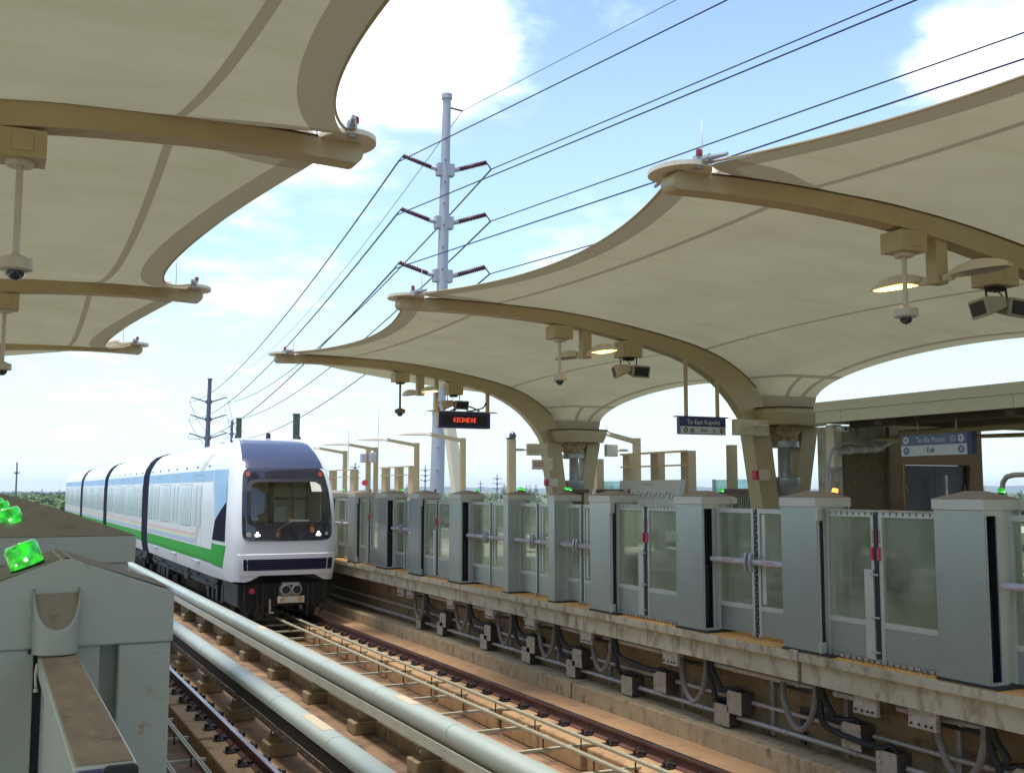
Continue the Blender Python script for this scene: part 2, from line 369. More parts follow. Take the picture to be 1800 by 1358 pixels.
# ================================================================== RAILS
def railprof(x, z, y0, y1, name, label, clip_side, clips, head='rail_head', clip_y0=0):
    o = thing(name, label, 'rail', (x, y0, z-.17), 'running rails', local=False)
    b = MB()
    pts = [(-.075,0),(.075,0),(.075,.012),(.012,.03),(.012,.125),(.035,.135),(.035,.168),(-.035,.168),(-.035,.135),(-.012,.125),(-.012,.03),(-.075,.012)]
    b.prism([(x+px, z-.17+pz) for px, pz in pts], 'y', y0, y1)
    b.build('rail_web', 'rail_rust', o)
    b = MB(); b.box(x-.030, x+.030, y0, y1, z-.003, z+.003); b.build('rail_head', head, o)
    proto = MB(); p0 = None
    for sd in clip_side:
        X = x + sd*.13
        proto.box(X-.09, X+.06, -.085, .085, z-.165, z-.15)
        proto.box(X-.075*sd-.03, X-.075*sd+.03, -.05, .05, z-.15, z-.115, 0, .01)
        proto.tube([(X, -.06, z-.14), (X+.03*sd, -.045, z-.10), (X, -.015, z-.075), (X-.03*sd, .02, z-.075), (X+.01*sd, .05, z-.10), (X+.02*sd, .065, z-.14)], .013, 6)
        proto.lathe([(.022,-.15),(.022,-.09),(.012,-.085)], (X+.055*sd, 0, z), 8)
    p0 = None
    org = Vector(parent_origin[o.name])
    for yy in clips:
        if p0 is None: c = p0 = proto.build('rail_clip', 'fastener', o)
        else:
            c = p0.copy(); COL.objects.link(c)
        c.location = Vector((0, yy, 0)) - org
    return o
railprof(7.69, -1.33, DY0, DY1, 'running_rail', 'rusty rail with worn shiny top beside the orange floor under the platform', (-1,), [6.0+i*.66 for i in range(44)])
railprof(5.90, -1.33, DY0, DY1, 'running_rail', 'rail of the far track hidden behind the green covered power rail, under the train', (1,), [7+i*.66 for i in range(20)])
railprof(3.10, -1.33, DY0, DY1, 'running_rail', 'shiny near-track rail with black clips beside the gabled grey cabinet', (-1, 1), [9.2+i*.74 for i in range(28)])
railprof(1.52, -1.33, DY0, DY1, 'running_rail', 'left rail of the near track, hidden behind the gabled grey cabinet', (1,), [8+i*.74 for i in range(10)])

# ---- cable trays on stanchions in the middle of each track
def tray(xa, xb, y0, n, st, label, group):
    o = thing('cable_tray', label, 'cable tray', (xb, y0, -1.6), group, local=False)
    for X, ln in ((xa, 0), (xb, 0)):
        b = MB(); b.box(X-.028, X-.005, y0, y0+n*st, -1.325, -1.297); b.box(X+.005, X+.028, y0, y0+n*st, -1.325, -1.297)
        b.box(X-.018, X+.018, y0, y0+n*st, -1.335, -1.326)
        for i in range(0, n*2, 3): b.box(X-.036, X+.036, y0+i*st/2+.3, y0+i*st/2+.38, -1.33, -1.290, 0, .005)
        b.build('long_bar', 'tray', o)
    p0 = None
    for i in range(n):
        y = y0 + .4 + i*st
        b = MB(); b.box(xb-.48, xa+.22, y-.03, y+.03, -1.50, -1.465)
        b.build('cross_bar', 'tray', o)
        b = MB(); b.tube([(xb, y, -1.47), (xb, y, -1.33)], .011, 6); b.build('stanchion', 'rail_rust', o)
        b = MB(); b.tube([(xa, y-.25, -1.50), (xa, y-.25, -1.33)], .011, 6); b.build('stanchion', 'rail_rust', o)
    return o
tray(7.02, 6.60, 8.4, 17, 1.3, 'pale double cable tray on thin stanchions ahead of the train', 'cable trays between the rails')
tray(2.38, 2.02, 7.2, 14, 1.3, 'pale cable tray between the rails of the near track, beside the gabled grey cabinet', 'cable trays between the rails')

# ---- covered power rails between the tracks
def power_rail(side):
    s = side
    if s > 0:   # belongs to far track: cover tube, gap and back plate towards the camera
        o = thing('power_rail', 'pale green covered power rail with a flat side plate, the one nearer the train', 'power rail', (5.33, 0, -1.85), 'power rails between the tracks', local=False)
        cx, cz, r = 5.305, -1.145, .145
    else:
        o = thing('power_rail', 'pale green covered power rail with a black open side, nearer the grey cabinets', 'power rail', (3.88, 0, -1.85), 'power rails between the tracks', local=False)
        cx, cz, r = 3.81, -1.155, .15
    y0, y1 = -4, 60
    st = 2.75; y = y0; k = 0
    while y < y1:
        b = MB()
        arc = [(cx + r*cos(R(a)), cz + r*sin(R(a))) for a in range(-36, 222, 12)] if s > 0 else [(cx + r*cos(R(a)), cz + r*sin(R(a))) for a in range(-36, 184, 12)]
        arc = [(cx + r*.97*math.copysign(abs((px-cx)/r)**.74, px-cx), cz + r*.96*math.copysign(abs((pz-cz)/r)**.74, pz-cz)) for px, pz in arc]
        inner = [(cx + (r-.012)*(px-cx)/r, cz + (r-.012)*(pz-cz)/r) for px, pz in arc]
        b.prism(arc + inner[::-1], 'y', y+.004, min(y+st-.004, y1), 0, True)
        # joint strap
        arc2 = [(cx + (r+.002)*(px-cx)/r, cz + (r+.002)*(pz-cz)/r) for px, pz in arc]
        b.prism(arc2 + arc[::-1], 'y', y+.006, y+.10, 0, True)
        b.build('cover', 'tube', o)
        y += st; k += 1
    b = MB()
    if s > 0:
        b.box(cx-r-.014, cx-r-.002, y0, y1, -1.405, cz-.118)
        b.box(cx-r-.002, cx-r+.06, y0, y1, -1.42, -1.405)
        b.box(cx-.03, cx+.03, y0, y1, -1.38, -1.19)
        b.build('side_plate', 'tube_side', o)
        b = MB()
        yy = y0
        while yy < 40:
            for dz in (cz-.03, cz-.07, cz-.14, cz-.22):
                for dy in (-.03, .03):
                    xx = cx-r-.015 if dz < cz-.10 else cx - r*.975
                    b.obox((xx, yy+dy, dz), (.008,.012,.014), Matrix.Identity(3))
            for dz in (cz-.14, cz-.22): b.obox((cx-r-.015, yy+st/2, dz), (.008,.012,.02), Matrix.Identity(3))
            yy += st
        tag(b.build('rivets', 'conduit', o), kind='stuff')
    else:
        b.box(cx-.135, cx-.10, y0, y1, -1.335, -1.16); b.box(cx-.10, cx+.11, y0, y1, -1.33, -1.28); b.build('contact_rail', 'black', o)
        b = MB(); b.box(cx-.15, cx-.138, y0, y1, -1.43, -1.337)
        i = 0
        b.build('bottom_flange', 'boxdark', o)
        b = MB()
        for i in range(110): b.obox((cx-.153, y0 + 8 + i*.36, -1.385), (.008,.022,.02), Matrix.Identity(3))
        tag(b.build('rivets', 'conduit', o), kind='stuff')
    # pedestals
    ys = [8.4+i*2.63 for i in range(16)] if s > 0 else [7.6+i*2.63 for i in range(14)]
    for q, yy in enumerate(ys):
        px = cx + .06
        b = MB(); b.box(px-.21, px+.21, yy-.19, yy+.19, -1.85, -1.66, 0, .02)
        b.box(px-.13, px+.13, yy-.12, yy+.12, -1.66, -1.60, 0, .01)
        pd = b.build('pedestal', 'ped', o)
        b = MB(); b.lathe([(.075,-1.60),(.075,-1.57),(.05,-1.555),(.05,-1.52),(.065,-1.51),(.065,-1.49),(.045,-1.48),(.045,-1.44),(.07,-1.43),(.07,-1.335)], (px-.03, yy, 0), 12)
        for aa in (-1, 1): b.tube([(px-.10, yy+aa*.09, -1.6), (px-.10, yy+aa*.09, -1.54)], .014, 6)
        b.build('insulator', 'ped' if s < 0 else 'tray', pd)
    b = MB()
    for a_, b_ in (((13.9, 14.6), (6.9, 7.6), (22.6, 23.1)) if s > 0 else ((12.9, 13.9),)):
        fl = lambda k, a: (cx + (r*.97+k)*math.copysign(abs(cos(R(a)))**.74, cos(R(a))), cz + (r*.96+k)*abs(sin(R(a)))**.74)
        arc = [fl(.004, a) for a in range(48, 112, 9)]
        arc2 = [fl(.001, a) for a in range(48, 112, 9)]
        b.prism(arc + arc2[::-1], 'y', a_, b_)
        b.build('dusty_patch', 'patch', o); b = MB()
    return o
power_rail(1); power_rail(-1)
# low duct between plinths right of far power rail pedestals
k = MB(); k.box(5.50, 5.66, -4, 60, -1.846, -1.66); structure_mesh(k, 'deck_upstand', 'curb')

# ================================================================== SERVICES UNDER THE PLATFORM EDGE
def ordn(i): return ORD[i] if i < len(ORD) else 'farther'
FL = ['first','second','third','fourth','fifth','sixth','seventh','eighth','ninth','tenth','eleventh']
lower = [(7.29,7.66),(8.78,9.12),(11.66,12.02),(14.01,14.35),(15.75,16.08),(17.39,17.75),(19.22,19.58),(21.47,21.82),(22.74,23.06)]
upper = [(6.99,7.37),(9.30,9.64),(11.40,11.74),(13.11,13.46),(15.53,15.88),(17.20,17.56),(19.05,19.39),(21.30,21.68)]
def jbox(y0, y1, z0, z1, label, group):
    o = thing('junction_box', label, 'junction box', (9.0, (y0+y1)/2, z0), group, local=False)
    b = MB(); y0 += .03; y1 -= .02; z0 += .02; z1 += .015; b.box(8.80, 9.018, y0+.01, y1-.01, z0+.012, z1-.012); b.build('box_body', 'boxdark', o)
    b = MB(); b.box(8.785, 8.799, y0-.004, y1+.004, z0, z1, 0, .004)
    b.build('face_plate', 'box', o)
for i, (a, b_) in enumerate(lower):
    jbox(a, b_, -1.235, -.955, 'square grey junction box of the lower row under the platform, %s from the right' % FL[i], 'junction boxes under the platform edge')
for i, (a, b_) in enumerate(upper):
    jbox(a, b_, -1.045, -.755, 'square grey junction box of the upper row under the platform, %s from the right' % FL[i], 'junction boxes under the platform edge')
plates = [(6.2,6.5),(8.03,8.39),(8.83,9.17),(12.50,12.85),(14.83,15.18),(16.76,17.14),(18.47,18.83),(20.37,20.70),(22.69,23.05),(23.27,23.65)]
for i, (a, b_) in enumerate(plates):
    o = thing('bracket_plate', 'pale bolted bracket plate hanging below the platform edge beam, %s counted from the right' % FL[i], 'bracket', (8.6, a, -.36), 'bracket plates under the platform edge', local=False)
    b = MB(); b.prism([(8.56,-.35),(8.60,-.35),(8.60,-.53),(8.55,-.53)], 'y', a, b_); b.box(8.55, 8.62, a, b_, -.542, -.531)
    b.build('plate', 'box', o)
    b = MB()
    for f_ in (.15, .35, .6, .88):
        b.lathe([(.013,0),(.013,.014),(.006,.016)], (8.548, a+(b_-a)*f_, -.50), 8, rot=Matrix.Rotation(R(-90), 3, 'Y'))
    b.build('bolts', 'fastener', o)
# conduits
def conduit(x, z, segs, r, label):
    o = thing('conduit', label, 'conduit', (x, segs[0][0], z), 'conduits along the platform wall', local=False)
    for a, b_ in segs:
        b = MB(); b.tube([(x, a, z), (x, b_, z)], r, 10)
        y = a + .35
        while y < b_:
            b.tube([(x, y-.03, z), (x, y+.03, z)], r*1.28, 10); y += 1.2
        b.build('pipe', 'conduit', o)
def gaps(bx, y0, y1, pad=.1):
    out = []; cur = y0
    for a, b_ in sorted(bx):
        out.append((cur, a-pad*.2)); cur = b_+pad*.3
    out.append((cur, y1)); return out
conduit(8.90, -1.09, gaps(lower, 3, 30), .033, 'lowest pale conduit running between the lower junction boxes under the platform')
conduit(8.94, -.86, gaps(upper, 3, 30), .028, 'middle pale conduit running between the upper junction boxes under the platform')
conduit(8.78, -.45, [(3, 6.9), (7.55, 8.75), (9.3, 9.7), (9.95, 12.1), (12.9, 14.8), (15.3, 17.6), (18.0, 23)], .036, 'pale conduit tucked directly below the platform edge beam')
o = thing('conduit_bracket_channel', 'galvanised upright channels fixed to the platform wall behind the conduits', 'wall channel', (9.0, 6, -1.2), local=False)
for yy in (6.2, 8.15, 9.75, 11.05, 13.0, 15.0, 16.7, 18.6, 20.6):
    b = MB(); b.box(8.985, 9.018, yy-.03, yy+.03, -1.2, -.42); b.box(8.975, 8.985, yy-.03, yy-.018, -1.2, -.42); b.box(8.975, 8.985, yy+.018, yy+.03, -1.2, -.42)
    b.build('upright', 'galv', o)
# cable loops
def bez(pts, n=14):
    """catmull-rom through points"""
    P = [Vector(p) for p in pts]; P = [P[0]*2-P[1]] + P + [P[-1]*2-P[-2]]; out = []
    for i in range(1, len(P)-2):
        for k in range(n):
            t = k/n; a, b, c, d_ = P[i-1], P[i], P[i+1], P[i+2]
            out.append(.5*((2*b) + (-a+c)*t + (2*a-5*b+4*c-d_)*t*t + (-a+3*b-3*c+d_)*t**3))
    out.append(P[-2]); return out
drops = [7.57, 9.92, 12.03, 14.46, 16.29, 17.95, 19.96, 22.31]
for i, y in enumerate(drops):
    o = thing('cable_bundle', 'cables looping under the platform edge to junction boxes, %s bunch from the right' % FL[i], 'cable bundle', (8.72, y, -.4), 'cable loops under the platform edge', local=False)
    lo = min(lower, key=lambda q: abs((q[0]+q[1])/2 - (y-.45))); up_ = min(upper, key=lambda q: abs((q[0]+q[1])/2-(y-.62)))
    rv = random.uniform
    b = MB(); h_ = .52 + rv(-.03, .05)
    b.tube(bez([(8.70,y+.58,-.44),(8.69,y+.56,-.62),(8.68,y+.44,-.44-h_*.82),(8.68,y+.27,-.44-h_),(8.68,y+.10,-.44-h_*.75),(8.69,y+.02,-.60),(8.70,y,-.34)]), .036, 8)
    b.build('grey_cable', 'loopgrey', o)
    b = MB(); yu = (up_[0]+up_[1])/2; yl = (lo[0]+lo[1])/2
    b.tube(bez([(8.73,y-.05,-.34),(8.73,y-.08,-.50),(8.74,y-.20,-.66),(8.78,yu+.22,-.745),(8.86,yu+.02,-.72),(8.88,yu-.05,-.77)]), .037, 8)
    b.tube(bez([(8.71,y-.02,-.34),(8.72,y-.04,-.60),(8.74,y-.12,-.84),(8.80,yl+.16,-.925),(8.87,yl+.02,-.90),(8.89,yl-.06,-.96)]), .036, 8)
    b.build('black_cable', 'black', o)
    b = MB(); b.tube([(8.75,y+.05,-.34),(8.75,y+.04,-.48),(8.78,y+.5,-.50),(8.85,y+.9,-.52)], .032, 8); b.tube([(8.74,y-.03,-.34),(8.75,y-.03,-.62)], .045, 8)
    b.build('cable_sheath', 'black', o)
o = thing('open_cable_recess', 'dark bracket shaped opening in the platform wall beside the cable loops', 'wall recess', (9.0, 10.0, -1.1), local=False)
b = MB(); b.box(8.99, 9.016, 9.75, 10.55, -.86, -.76); b.box(8.99, 9.016, 10.47, 10.55, -1.2, -.861); b.build('recess', 'void', o)
o = thing('open_cable_recess', 'dark slot opening in the platform wall between a lower and an upper junction box', 'wall recess', (9.0, 13.6, -1.1), local=False)
b = MB(); b.box(8.99, 9.016, 13.4, 14.0, -.93, -.83); b.build('recess', 'void', o)
# ================================================================== PLATFORM GATES (far side)
# local frame: x = 0 at the track face, growing away from the track; y = 0 at the near end
def cap_geo(b, W, L, z0, z1, z2, ov=.012, mi_side=0, mi_top=1, hip=True):
    x0, x1, y0, y1 = -ov, W+ov, -ov, L+ov
    b.box(x0, x1, y0, y1, z0, z1, mi_side)
    h_ = min(W*.46, L*.30) if hip else 0
    xc = W/2; v = [(x0,y0,z1+.002),(x1,y0,z1+.002),(x1,y1,z1+.002),(x0,y1,z1+.002),(xc,y0+h_,z2),(xc,y1-h_,z2)]
    b.add(v, [(0,1,4),(1,2,5,4),(2,3,5),(3,0,4,5)], mi_top)
def beacon(parent, x, y, z, tilt, on, r=.036, h=.045, hot=False):
    rot = Matrix.Rotation(tilt, 3, 'Y')
    b = MB(); b.lathe([(r*1.03,-h*.1),(r*1.03,h*.35)], (x,y,z), 28, rot=rot); o = b.build('beacon_base', 'dark', parent)
    c = Vector((x,y,z)) + rot @ Vector((0,0,h*.36))
    b = MB(); b.lathe([(r,0),(r,h*.8),(r*.85,h*.98),(r*.3,h)], c, 28, rot=rot); ln = b.build('beacon_lens', on, parent)
    if on == 'green_on':
        b = MB()
        for a_, z_, sz_ in ((-1.55,.30,.11),(-2.2,.20,.05)):
            q = Vector((x,y,z)) + rot @ Vector((cos(a_)*(r+.001), sin(a_)*(r+.001), h*(.36+z_))); b.lathe([(r*.02,-r*sz_),(r*sz_,0),(r*.02,r*sz_)], q, 10)
        b.build('led_spot', 'green_hot', ln)
def cabinet(kind, light, L=.60, W=.50):
    """kind 'exit': open dark service slot on the near end; 'door': flanged front edge"""
    o = thing('gate_cabinet', 'x', 'gate cabinet', (0,0,0))
    b = MB()
    b.box(.0, .016, .0, L, .03, 1.655, 0, .004)                         # track side panel
    b.box(.016, W, L-.016, L, .03, 1.655, 1); b.box(W-.016, W, .0, L-.016, .03, 1.655, 1)
    if kind == 'exit':
        b.box(.016, .035, 0, .016, .03, 1.655, 1); b.box(.165, .25, 0, .016, .03, 1.655, 1); b.box(.25, W-.016, .05, .066, .03, 1.655, 1)
        b.box(.035, .165, 0, .016, 1.60, 1.655, 1); b.box(.035, .165, 0, .016, .03, .06, 1)
    else:
        b.box(.016, .05, .0, .016, .03, 1.655, 1); b.box(.12, W-.016, .05, .066, .03, 1.655, 1)
        b.box(-.004, .07, -.03, -.001, 1.50, 1.655, 1); b.box(-.004, .07, -.035, -.001, .03, .15, 1)
    b.build('cabinet_body', ['steel', 'steel_lit'], o)
    b = MB()
    if kind == 'exit':
        b.box(.018, .19, .12, .13, .05, 1.64); b.box(.018, .022, .0165, .12, .05, 1.6); b.box(.178, .182, .0165, .12, .05, 1.6)
        b.box(.10, .15, .07, .12, .12, .85); b.box(.05, .07, .05, .09, .35, .42)
    else:
        b.box(.05, .13, .03, .045, .05, 1.64)
    b.build('service_slot', 'void', o)
    b = MB(); b.box(-.02, W+.02, -.10 if kind == 'exit' else -.22, L+.02, .008, .028); b.build('base_plate', 'dark', o)
    b = MB(); cap_geo(b, W, L, 1.657, 1.757, 1.835); b.build('cap', ['cabinet_cap', 'dusty'], o)
    if kind == 'exit':
        b = MB(); b.prism([(.46,1.665),(.54,1.665),(.54,1.73),(.50,1.755),(.46,1.73)], 'y', -.05, -.013); b.build('cable_hood', 'cabinet_cap', o)
    beacon(o, .43, .16, 1.795, R(15), light, .034 if light != 'red_off' else .022, .05)
    return o
def narrow_post(light='green_on', W=.60, L=.20):
    o = thing('gate_post', 'x', 'gate post', (0,0,0))
    b = MB(); b.box(0, .16, 0, L, .03, 1.655, 0, .004); b.box(.17, .26, .03, L-.02, .03, 1.655, 1); b.box(.27, .38, .05, L-.04, .03, 1.655, 1)
    b.build('post_body', ['steel', 'steel_lit'], o)
    b = MB(); b.box(-.01, .5, -.04, L+.02, .008, .028); b.build('base_plate', 'dark', o)
    b = MB(); cap_geo(b, .5, L, 1.657, 1.757, 1.825, hip=False); b.add([(-.012,-.012,1.759),(.512,-.012,1.759),(.25,-.012,1.825)], [(0,1,2)], 0)
    b.add([(-.012,L+.012,1.759),(.512,L+.012,1.759),(.25,L+.012,1.825)], [(0,1,2)], 0)
    b.build('cap', ['cabinet_cap', 'dusty'], o)
    b = MB(); b.prism([(.30,1.67),(.36,1.67),(.36,1.735),(.33,1.75),(.30,1.735)], 'y', -.04, -.013); b.build('cable_hood', 'cabinet_cap', o)
    beacon(o, .27, .06, 1.825, 0, light, .036, .05); beacon(o, .36, .12, 1.81, R(12), light, .034, .05)
    return o
GX = 8.46
cab_e = cabinet('exit', 'green_on'); cab_dg = cabinet('door', 'orange_on'); cab_dr = cabinet('door', 'red_off')
posts = narrow_post()
used = set()
def place(proto, y, label, group):
    if proto.name not in used:
        used.add(proto.name); proto.location = (GX, y, 0); proto['label'] = label; proto['group'] = group; return proto
    return copy_thing(proto, (GX, y, 0), label, None, group)
G1_ = 'steel gate cabinets along the far platform edge'
place(cab_e, 7.28, 'largest wide steel gate cabinet, green beacon, before the pale tube handrail at right', G1_)
place(cab_dg, 9.58, 'wide steel gate cabinet with a lit orange light, before the concrete lift tower', G1_)
place(cab_e, 11.75, 'wide steel gate cabinet with green beacon, below the navy East Kapolei sign', G1_)
place(cab_dr, 14.09, 'wide steel gate cabinet with a dark red lens, left edge of the pale slanted board', G1_)
place(cab_e, 19.77, 'wide steel gate cabinet with green beacon, just right of the big utility pole foot', G1_)
place(cab_dr, 22.06, 'wide steel gate cabinet in front of the foot of the big utility pole', G1_)
place(cab_e, 24.21, 'wide steel gate cabinet with green beacon in front of the far wind screen frame', G1_)
place(cab_dr, 26.56, 'wide steel gate cabinet mirroring the green stripe of the train nose beside it', G1_)
place(cab_e, 28.9, 'wide steel gate cabinet half hidden behind the nose of the train', G1_)
for y_ in (4.4,): place(cab_dg, y_, 'wide steel gate cabinet just outside the right edge of the photo', G1_)
G2_ = 'narrow steel gate posts with twin green lights'
place(posts, 15.86, 'narrow steel gate post with twin green lights in front of the far canopy column', G2_)
place(posts, 17.62, 'narrow steel gate post with twin green lights below the tan camera post', G2_)

# ---- sliding door pairs
def leaf_frame(b, x, y0, y1, zb=.06, zt=1.61, low=.40, st=.045, mi=0, mi2=0):
    b.box(x-.02, x+.02, y0, y0+st, zb, zt, mi); b.box(x-.02, x+.02, y1-st, y1, zb, zt, mi)
    b.box(x-.02, x+.02, y0+st, y1-st, zt-.055, zt, mi); b.box(x-.024, x+.024, y0+st, y1-st, low, low+.055, mi)
    b.box(x-.012, x+.012, y0+st, y1-st, zb, low, mi2)
def door_pair(y0, y1, label):
    o = thing('sliding_platform_doors', label, 'platform door', (8.59, y0, 0), 'sliding door pairs in the gate line', local=False)
    ym = (y0+y1)/2 + .04; x = 8.59
    for (a, b_), sd in (((y0-.0, ym-.03), 0), ((ym+.03, y1), 1)):
        b = MB(); leaf_frame(b, x, a, b_, st=.05, mi2=1)
        if sd: b.box(x-.05, x-.021, a+.0, a+.13, .06, 1.0, 0)        # broad pull stile on the far leaf
        lf = b.build('door_leaf', ['steel_lit', 'steel'], o)
        b = MB(); b.box(x-.004, x+.004, a+.05, b_-.05, .456, 1.554); b.build('pane', 'glass', lf)
        ys = a+.004 if sd else b_-.03
        b = MB(); b.box(x-.045, x-.021, ys-.0, ys+.034, 1.10, 1.24, 0, .006)
        for q in range(5): b.box(x-.0225, x-.0205, ys+.0, ys+.03, 1.285+q*.028, 1.30+q*.028)
        b.build('red_latch', 'redpaint', lf)
    b = MB(); b.box(x-.03, x+.0, ym-.028, ym+.028, .07, 1.60); b.build('dark_meeting_gap', 'void', o)  # open gap between the leaves: a dark strip carries its shade
    b = MB()
    for z in (.95, .50, .14): b.tube([(x-.06, ym-.05, z), (x-.06, ym+.06, z)], .012, 6)
    b.build('hinge_pins', 'conduit', o)
    b = MB(); b.box(x-.035, x+.035, y0, y1, 1.613, 1.632); b.box(x-.03, x+.03, y0, y1, .02, .055)
    n = int((y1-y0)/.09)
    b.build('head_rail', 'box', o)
    b = MB()
    for q in range(n): b.box(x-.024, x-.0205, y0+.03+q*.09, y0+.045+q*.09, 1.575, 1.605); b.box(x-.034, x-.0305, y0+.03+q*.09, y0+.045+q*.09, .022, .05)
    b.build('slot_marks', 'void', o)
    return o
door_pair(7.90, 9.57, 'sliding glass platform doors with red latches in front of the dark double door')
door_pair(12.38, 14.08, 'sliding glass platform doors with red latches in front of the pale slanted panel')
door_pair(20.40, 22.05, 'sliding glass platform doors in front of the foot of the big utility pole')
door_pair(24.85, 26.55, 'sliding glass platform doors with red latches beside the nose of the train')
# ---- emergency exit leaves with push bars
def exit_gate(y0, y1, label, ym=None):
    o = thing('emergency_exit_gate', label, 'exit gate', (8.78, y0, 0), 'exit gates with push bars in the gate line', local=False)
    ym = ym or (y0+y1)/2; x = 8.69
    for (a, b_), sd in (((y0, ym-.04), 0), ((ym+.04, y1), 1)):
        b = MB(); leaf_frame(b, x, a, b_, st=.045, low=.36, mi2=1)
        if not sd: b.box(x-.008, x+.03, b_-.13, b_-.06, .44, 1.54, 0)
        lf = b.build('gate_leaf', ['steel_lit', 'steel'], o)
        b = MB(); b.box(x-.004, x+.004, a+.045, b_-.045, .416, 1.554); b.build('pane', 'glass', lf)
        b = MB(); b.tube([(x-.10, a+.02, .955), (x-.10, b_-.0, .955)], .036, 12)
        for yy in (a+.04, b_-.03): b.tube([(x-.10, yy, .955), (x-.02, yy, .955)], .02, 8)
        br = b.build('push_bar', 'duct', lf)
        b = MB(); yc = (a+b_)/2
        b.box(x-.1375, x-.1335, yc-.13, yc+.12, .960, .975)
        b.build('red_label_strip', 'pinkmark', br)
        b = MB()
        pts = [(.055*cos(t_)*.9 , .955+.12*sin(t_)) for t_ in [k_*pi/8 for k_ in range(16)]]
        ye = b_-.005 if not sd else a+.005
        b.prism([(x-.13+p_[0]*.8, p_[1]) for p_ in pts], 'y', ye-.017, ye+.017); b.build('latch_housing', 'galv', lf)
    b = MB(); b.box(x-.012, x+.004, ym-.035, ym+.035, .03, 1.60); b.build('chain_cover', 'void', o)
    b = MB()
    n = 30
    for q in range(n): b.obox((x-.018, ym + (.012 if q % 2 else -.012), .07+q*.052), (.008,.016,.020), Matrix.Rotation(R(35 if q % 2 else -35), 3, 'X'))
    b.build('chain', 'steel', o)
    for yy in (ym-.06, ym+.06): b = MB(); b.tube([(x-.03,yy,.01),(x-.03,yy,.07)], .012, 8); b.build('floor_bolt', 'conduit', o)
    return o
exit_gate(10.25, 11.72, 'exit gate with push bars and a dark chain strip, below the East Kapolei sign', 10.92)
exit_gate(14.76, 15.83, 'exit gate with push bars before the farthest canopy column')
exit_gate(16.10, 17.60, 'exit gate with push bars between the two narrow posts with twin green lights')
exit_gate(17.86, 19.73, 'exit gate with push bars left of the tan camera post')
exit_gate(22.75, 24.15, 'exit gate with push bars seen through the gap by the far wind screen frame')
exit_gate(27.2, 28.8, 'exit gate with push bars squeezed beside the white nose of the train')
exit_gate(5.08, 7.20, 'exit gate with a pale push bar at the right edge of the photo')

# ================================================================== NEAR PLATFORM GATES (we look along their caps)
def near_cab(y, L, zc, light, label, shade='cabinet_cap'):
    o = thing('gate_cabinet', label, 'gate cabinet', (-.08, y, 0), 'steel gate cabinets along the near platform edge')
    b = MB(); b.box(.02, .61, .01, L, .02, zc[0]-.001, 0, .006); b.box(.18, .181, .004, .01, .02, zc[0]-.06, 0); b.build('cabinet_body', 'near_steel', o)
    b = MB(); cap_geo(b, .63, L, *zc, ov=.004); b.build('cap', ['near_steel', 'dusty'], o)
    beacon(o, .185, .12, zc[1] + (zc[2]-zc[1])*.58-.045, R(-19), light, .047, .066)
    return o
ns = [(4.63,.62),(6.9,.62),(9.2,.62),(11.4,.62),(13.6,.62),(15.9,.62),(18.1,.62),(20.4,.62),(22.6,.62),(24.8,.62)]
for i, (y, L) in enumerate(ns):
    near_cab(y, L, (1.56, 1.665, 1.785), 'green_on', '%s hip-capped cabinet with green beacon behind the gabled cabinet at lower left' % FL[i])
# leaves between the near cabinets
for i in range(len(ns)-1):
    a = ns[i][0]+.65; b_ = ns[i+1][0]-.03
    o = thing('gate_leaf_pair', 'closed gate leaves behind the %s dusty-capped cabinet of the near row' % FL[i], 'platform door', (.12, a, 0), 'gate leaves of the near row', local=False)
    b = MB(); leaf_frame(b, .2, a, b_, zt=1.42); b.build('gate_leaf', 'steel_lit', o)
    b = MB(); b.box(.196, .204, a+.05, b_-.05, .46, 1.36); b.build('pane', 'glass', o)
# end cabinet with gable cap and down hood, right beside the camera
X0, X1, YN = -.085, .550, 3.58
o = thing('gable_end_cabinet', 'large grey gable-topped cabinet with green beacon and half-round hood, lower left corner', 'gate cabinet', (X0, YN, 0), local=False)
zb_, ze, zp = 1.375, 1.53, 1.640
xm = (X0+X1)/2
b = MB()
pts = [(X0, zb_), (X1, zb_), (X1, ze), (xm+.012, zp), (xm-.012, zp), (X0, ze)]
b.prism(pts, 'y', YN, YN+.55)
cap_ = b.build('gable_cap', 'near_steel', o)
mod = cap_.modifiers.new('bev', 'BEVEL'); mod.width = .006; mod.segments = 2
b = MB()
for sx, (xa, za, xb_, zb2) in ((1, (xm, zp+.004, X1+.004, ze+.004)), (-1, (xm, zp+.004, X0-.004, ze+.004))):
    b.add([(xa, YN+.014, za), (xb_, YN+.014, zb2), (xb_, YN+.56, zb2), (xa, YN+.56, za)], [(0,1,2,3)])
b.build('dusty_roof', 'dusty', o, fix=False)
b = MB()
b.box(.335, .395, YN+.10, YN+.13, 0, zb_-.001)                           # recessed strip
b.box(X0+.012, .150, YN+.012, YN+.05, .0, zb_-.001, 0, .004); b.box(.175, .338, YN+.03, YN+.09, .0, zb_-.001, 0, .004)
b.box(.389, X1-.006, YN+.008, YN+.5, .0, zb_-.001, 0, .006)
b.box(X0+.012, X1-.02, YN+.14, YN+.5, 0, zb_-.001)
b.build('cabinet_body', 'near_steel', o)
b = MB(); b.box(.151, .174, YN+.06, YN+.08, 0, zb_-.001); b.box(.132, .152, YN-.004, YN+.011, zb_-.012, zb_-.002); b.build('side_slot', 'void', o)
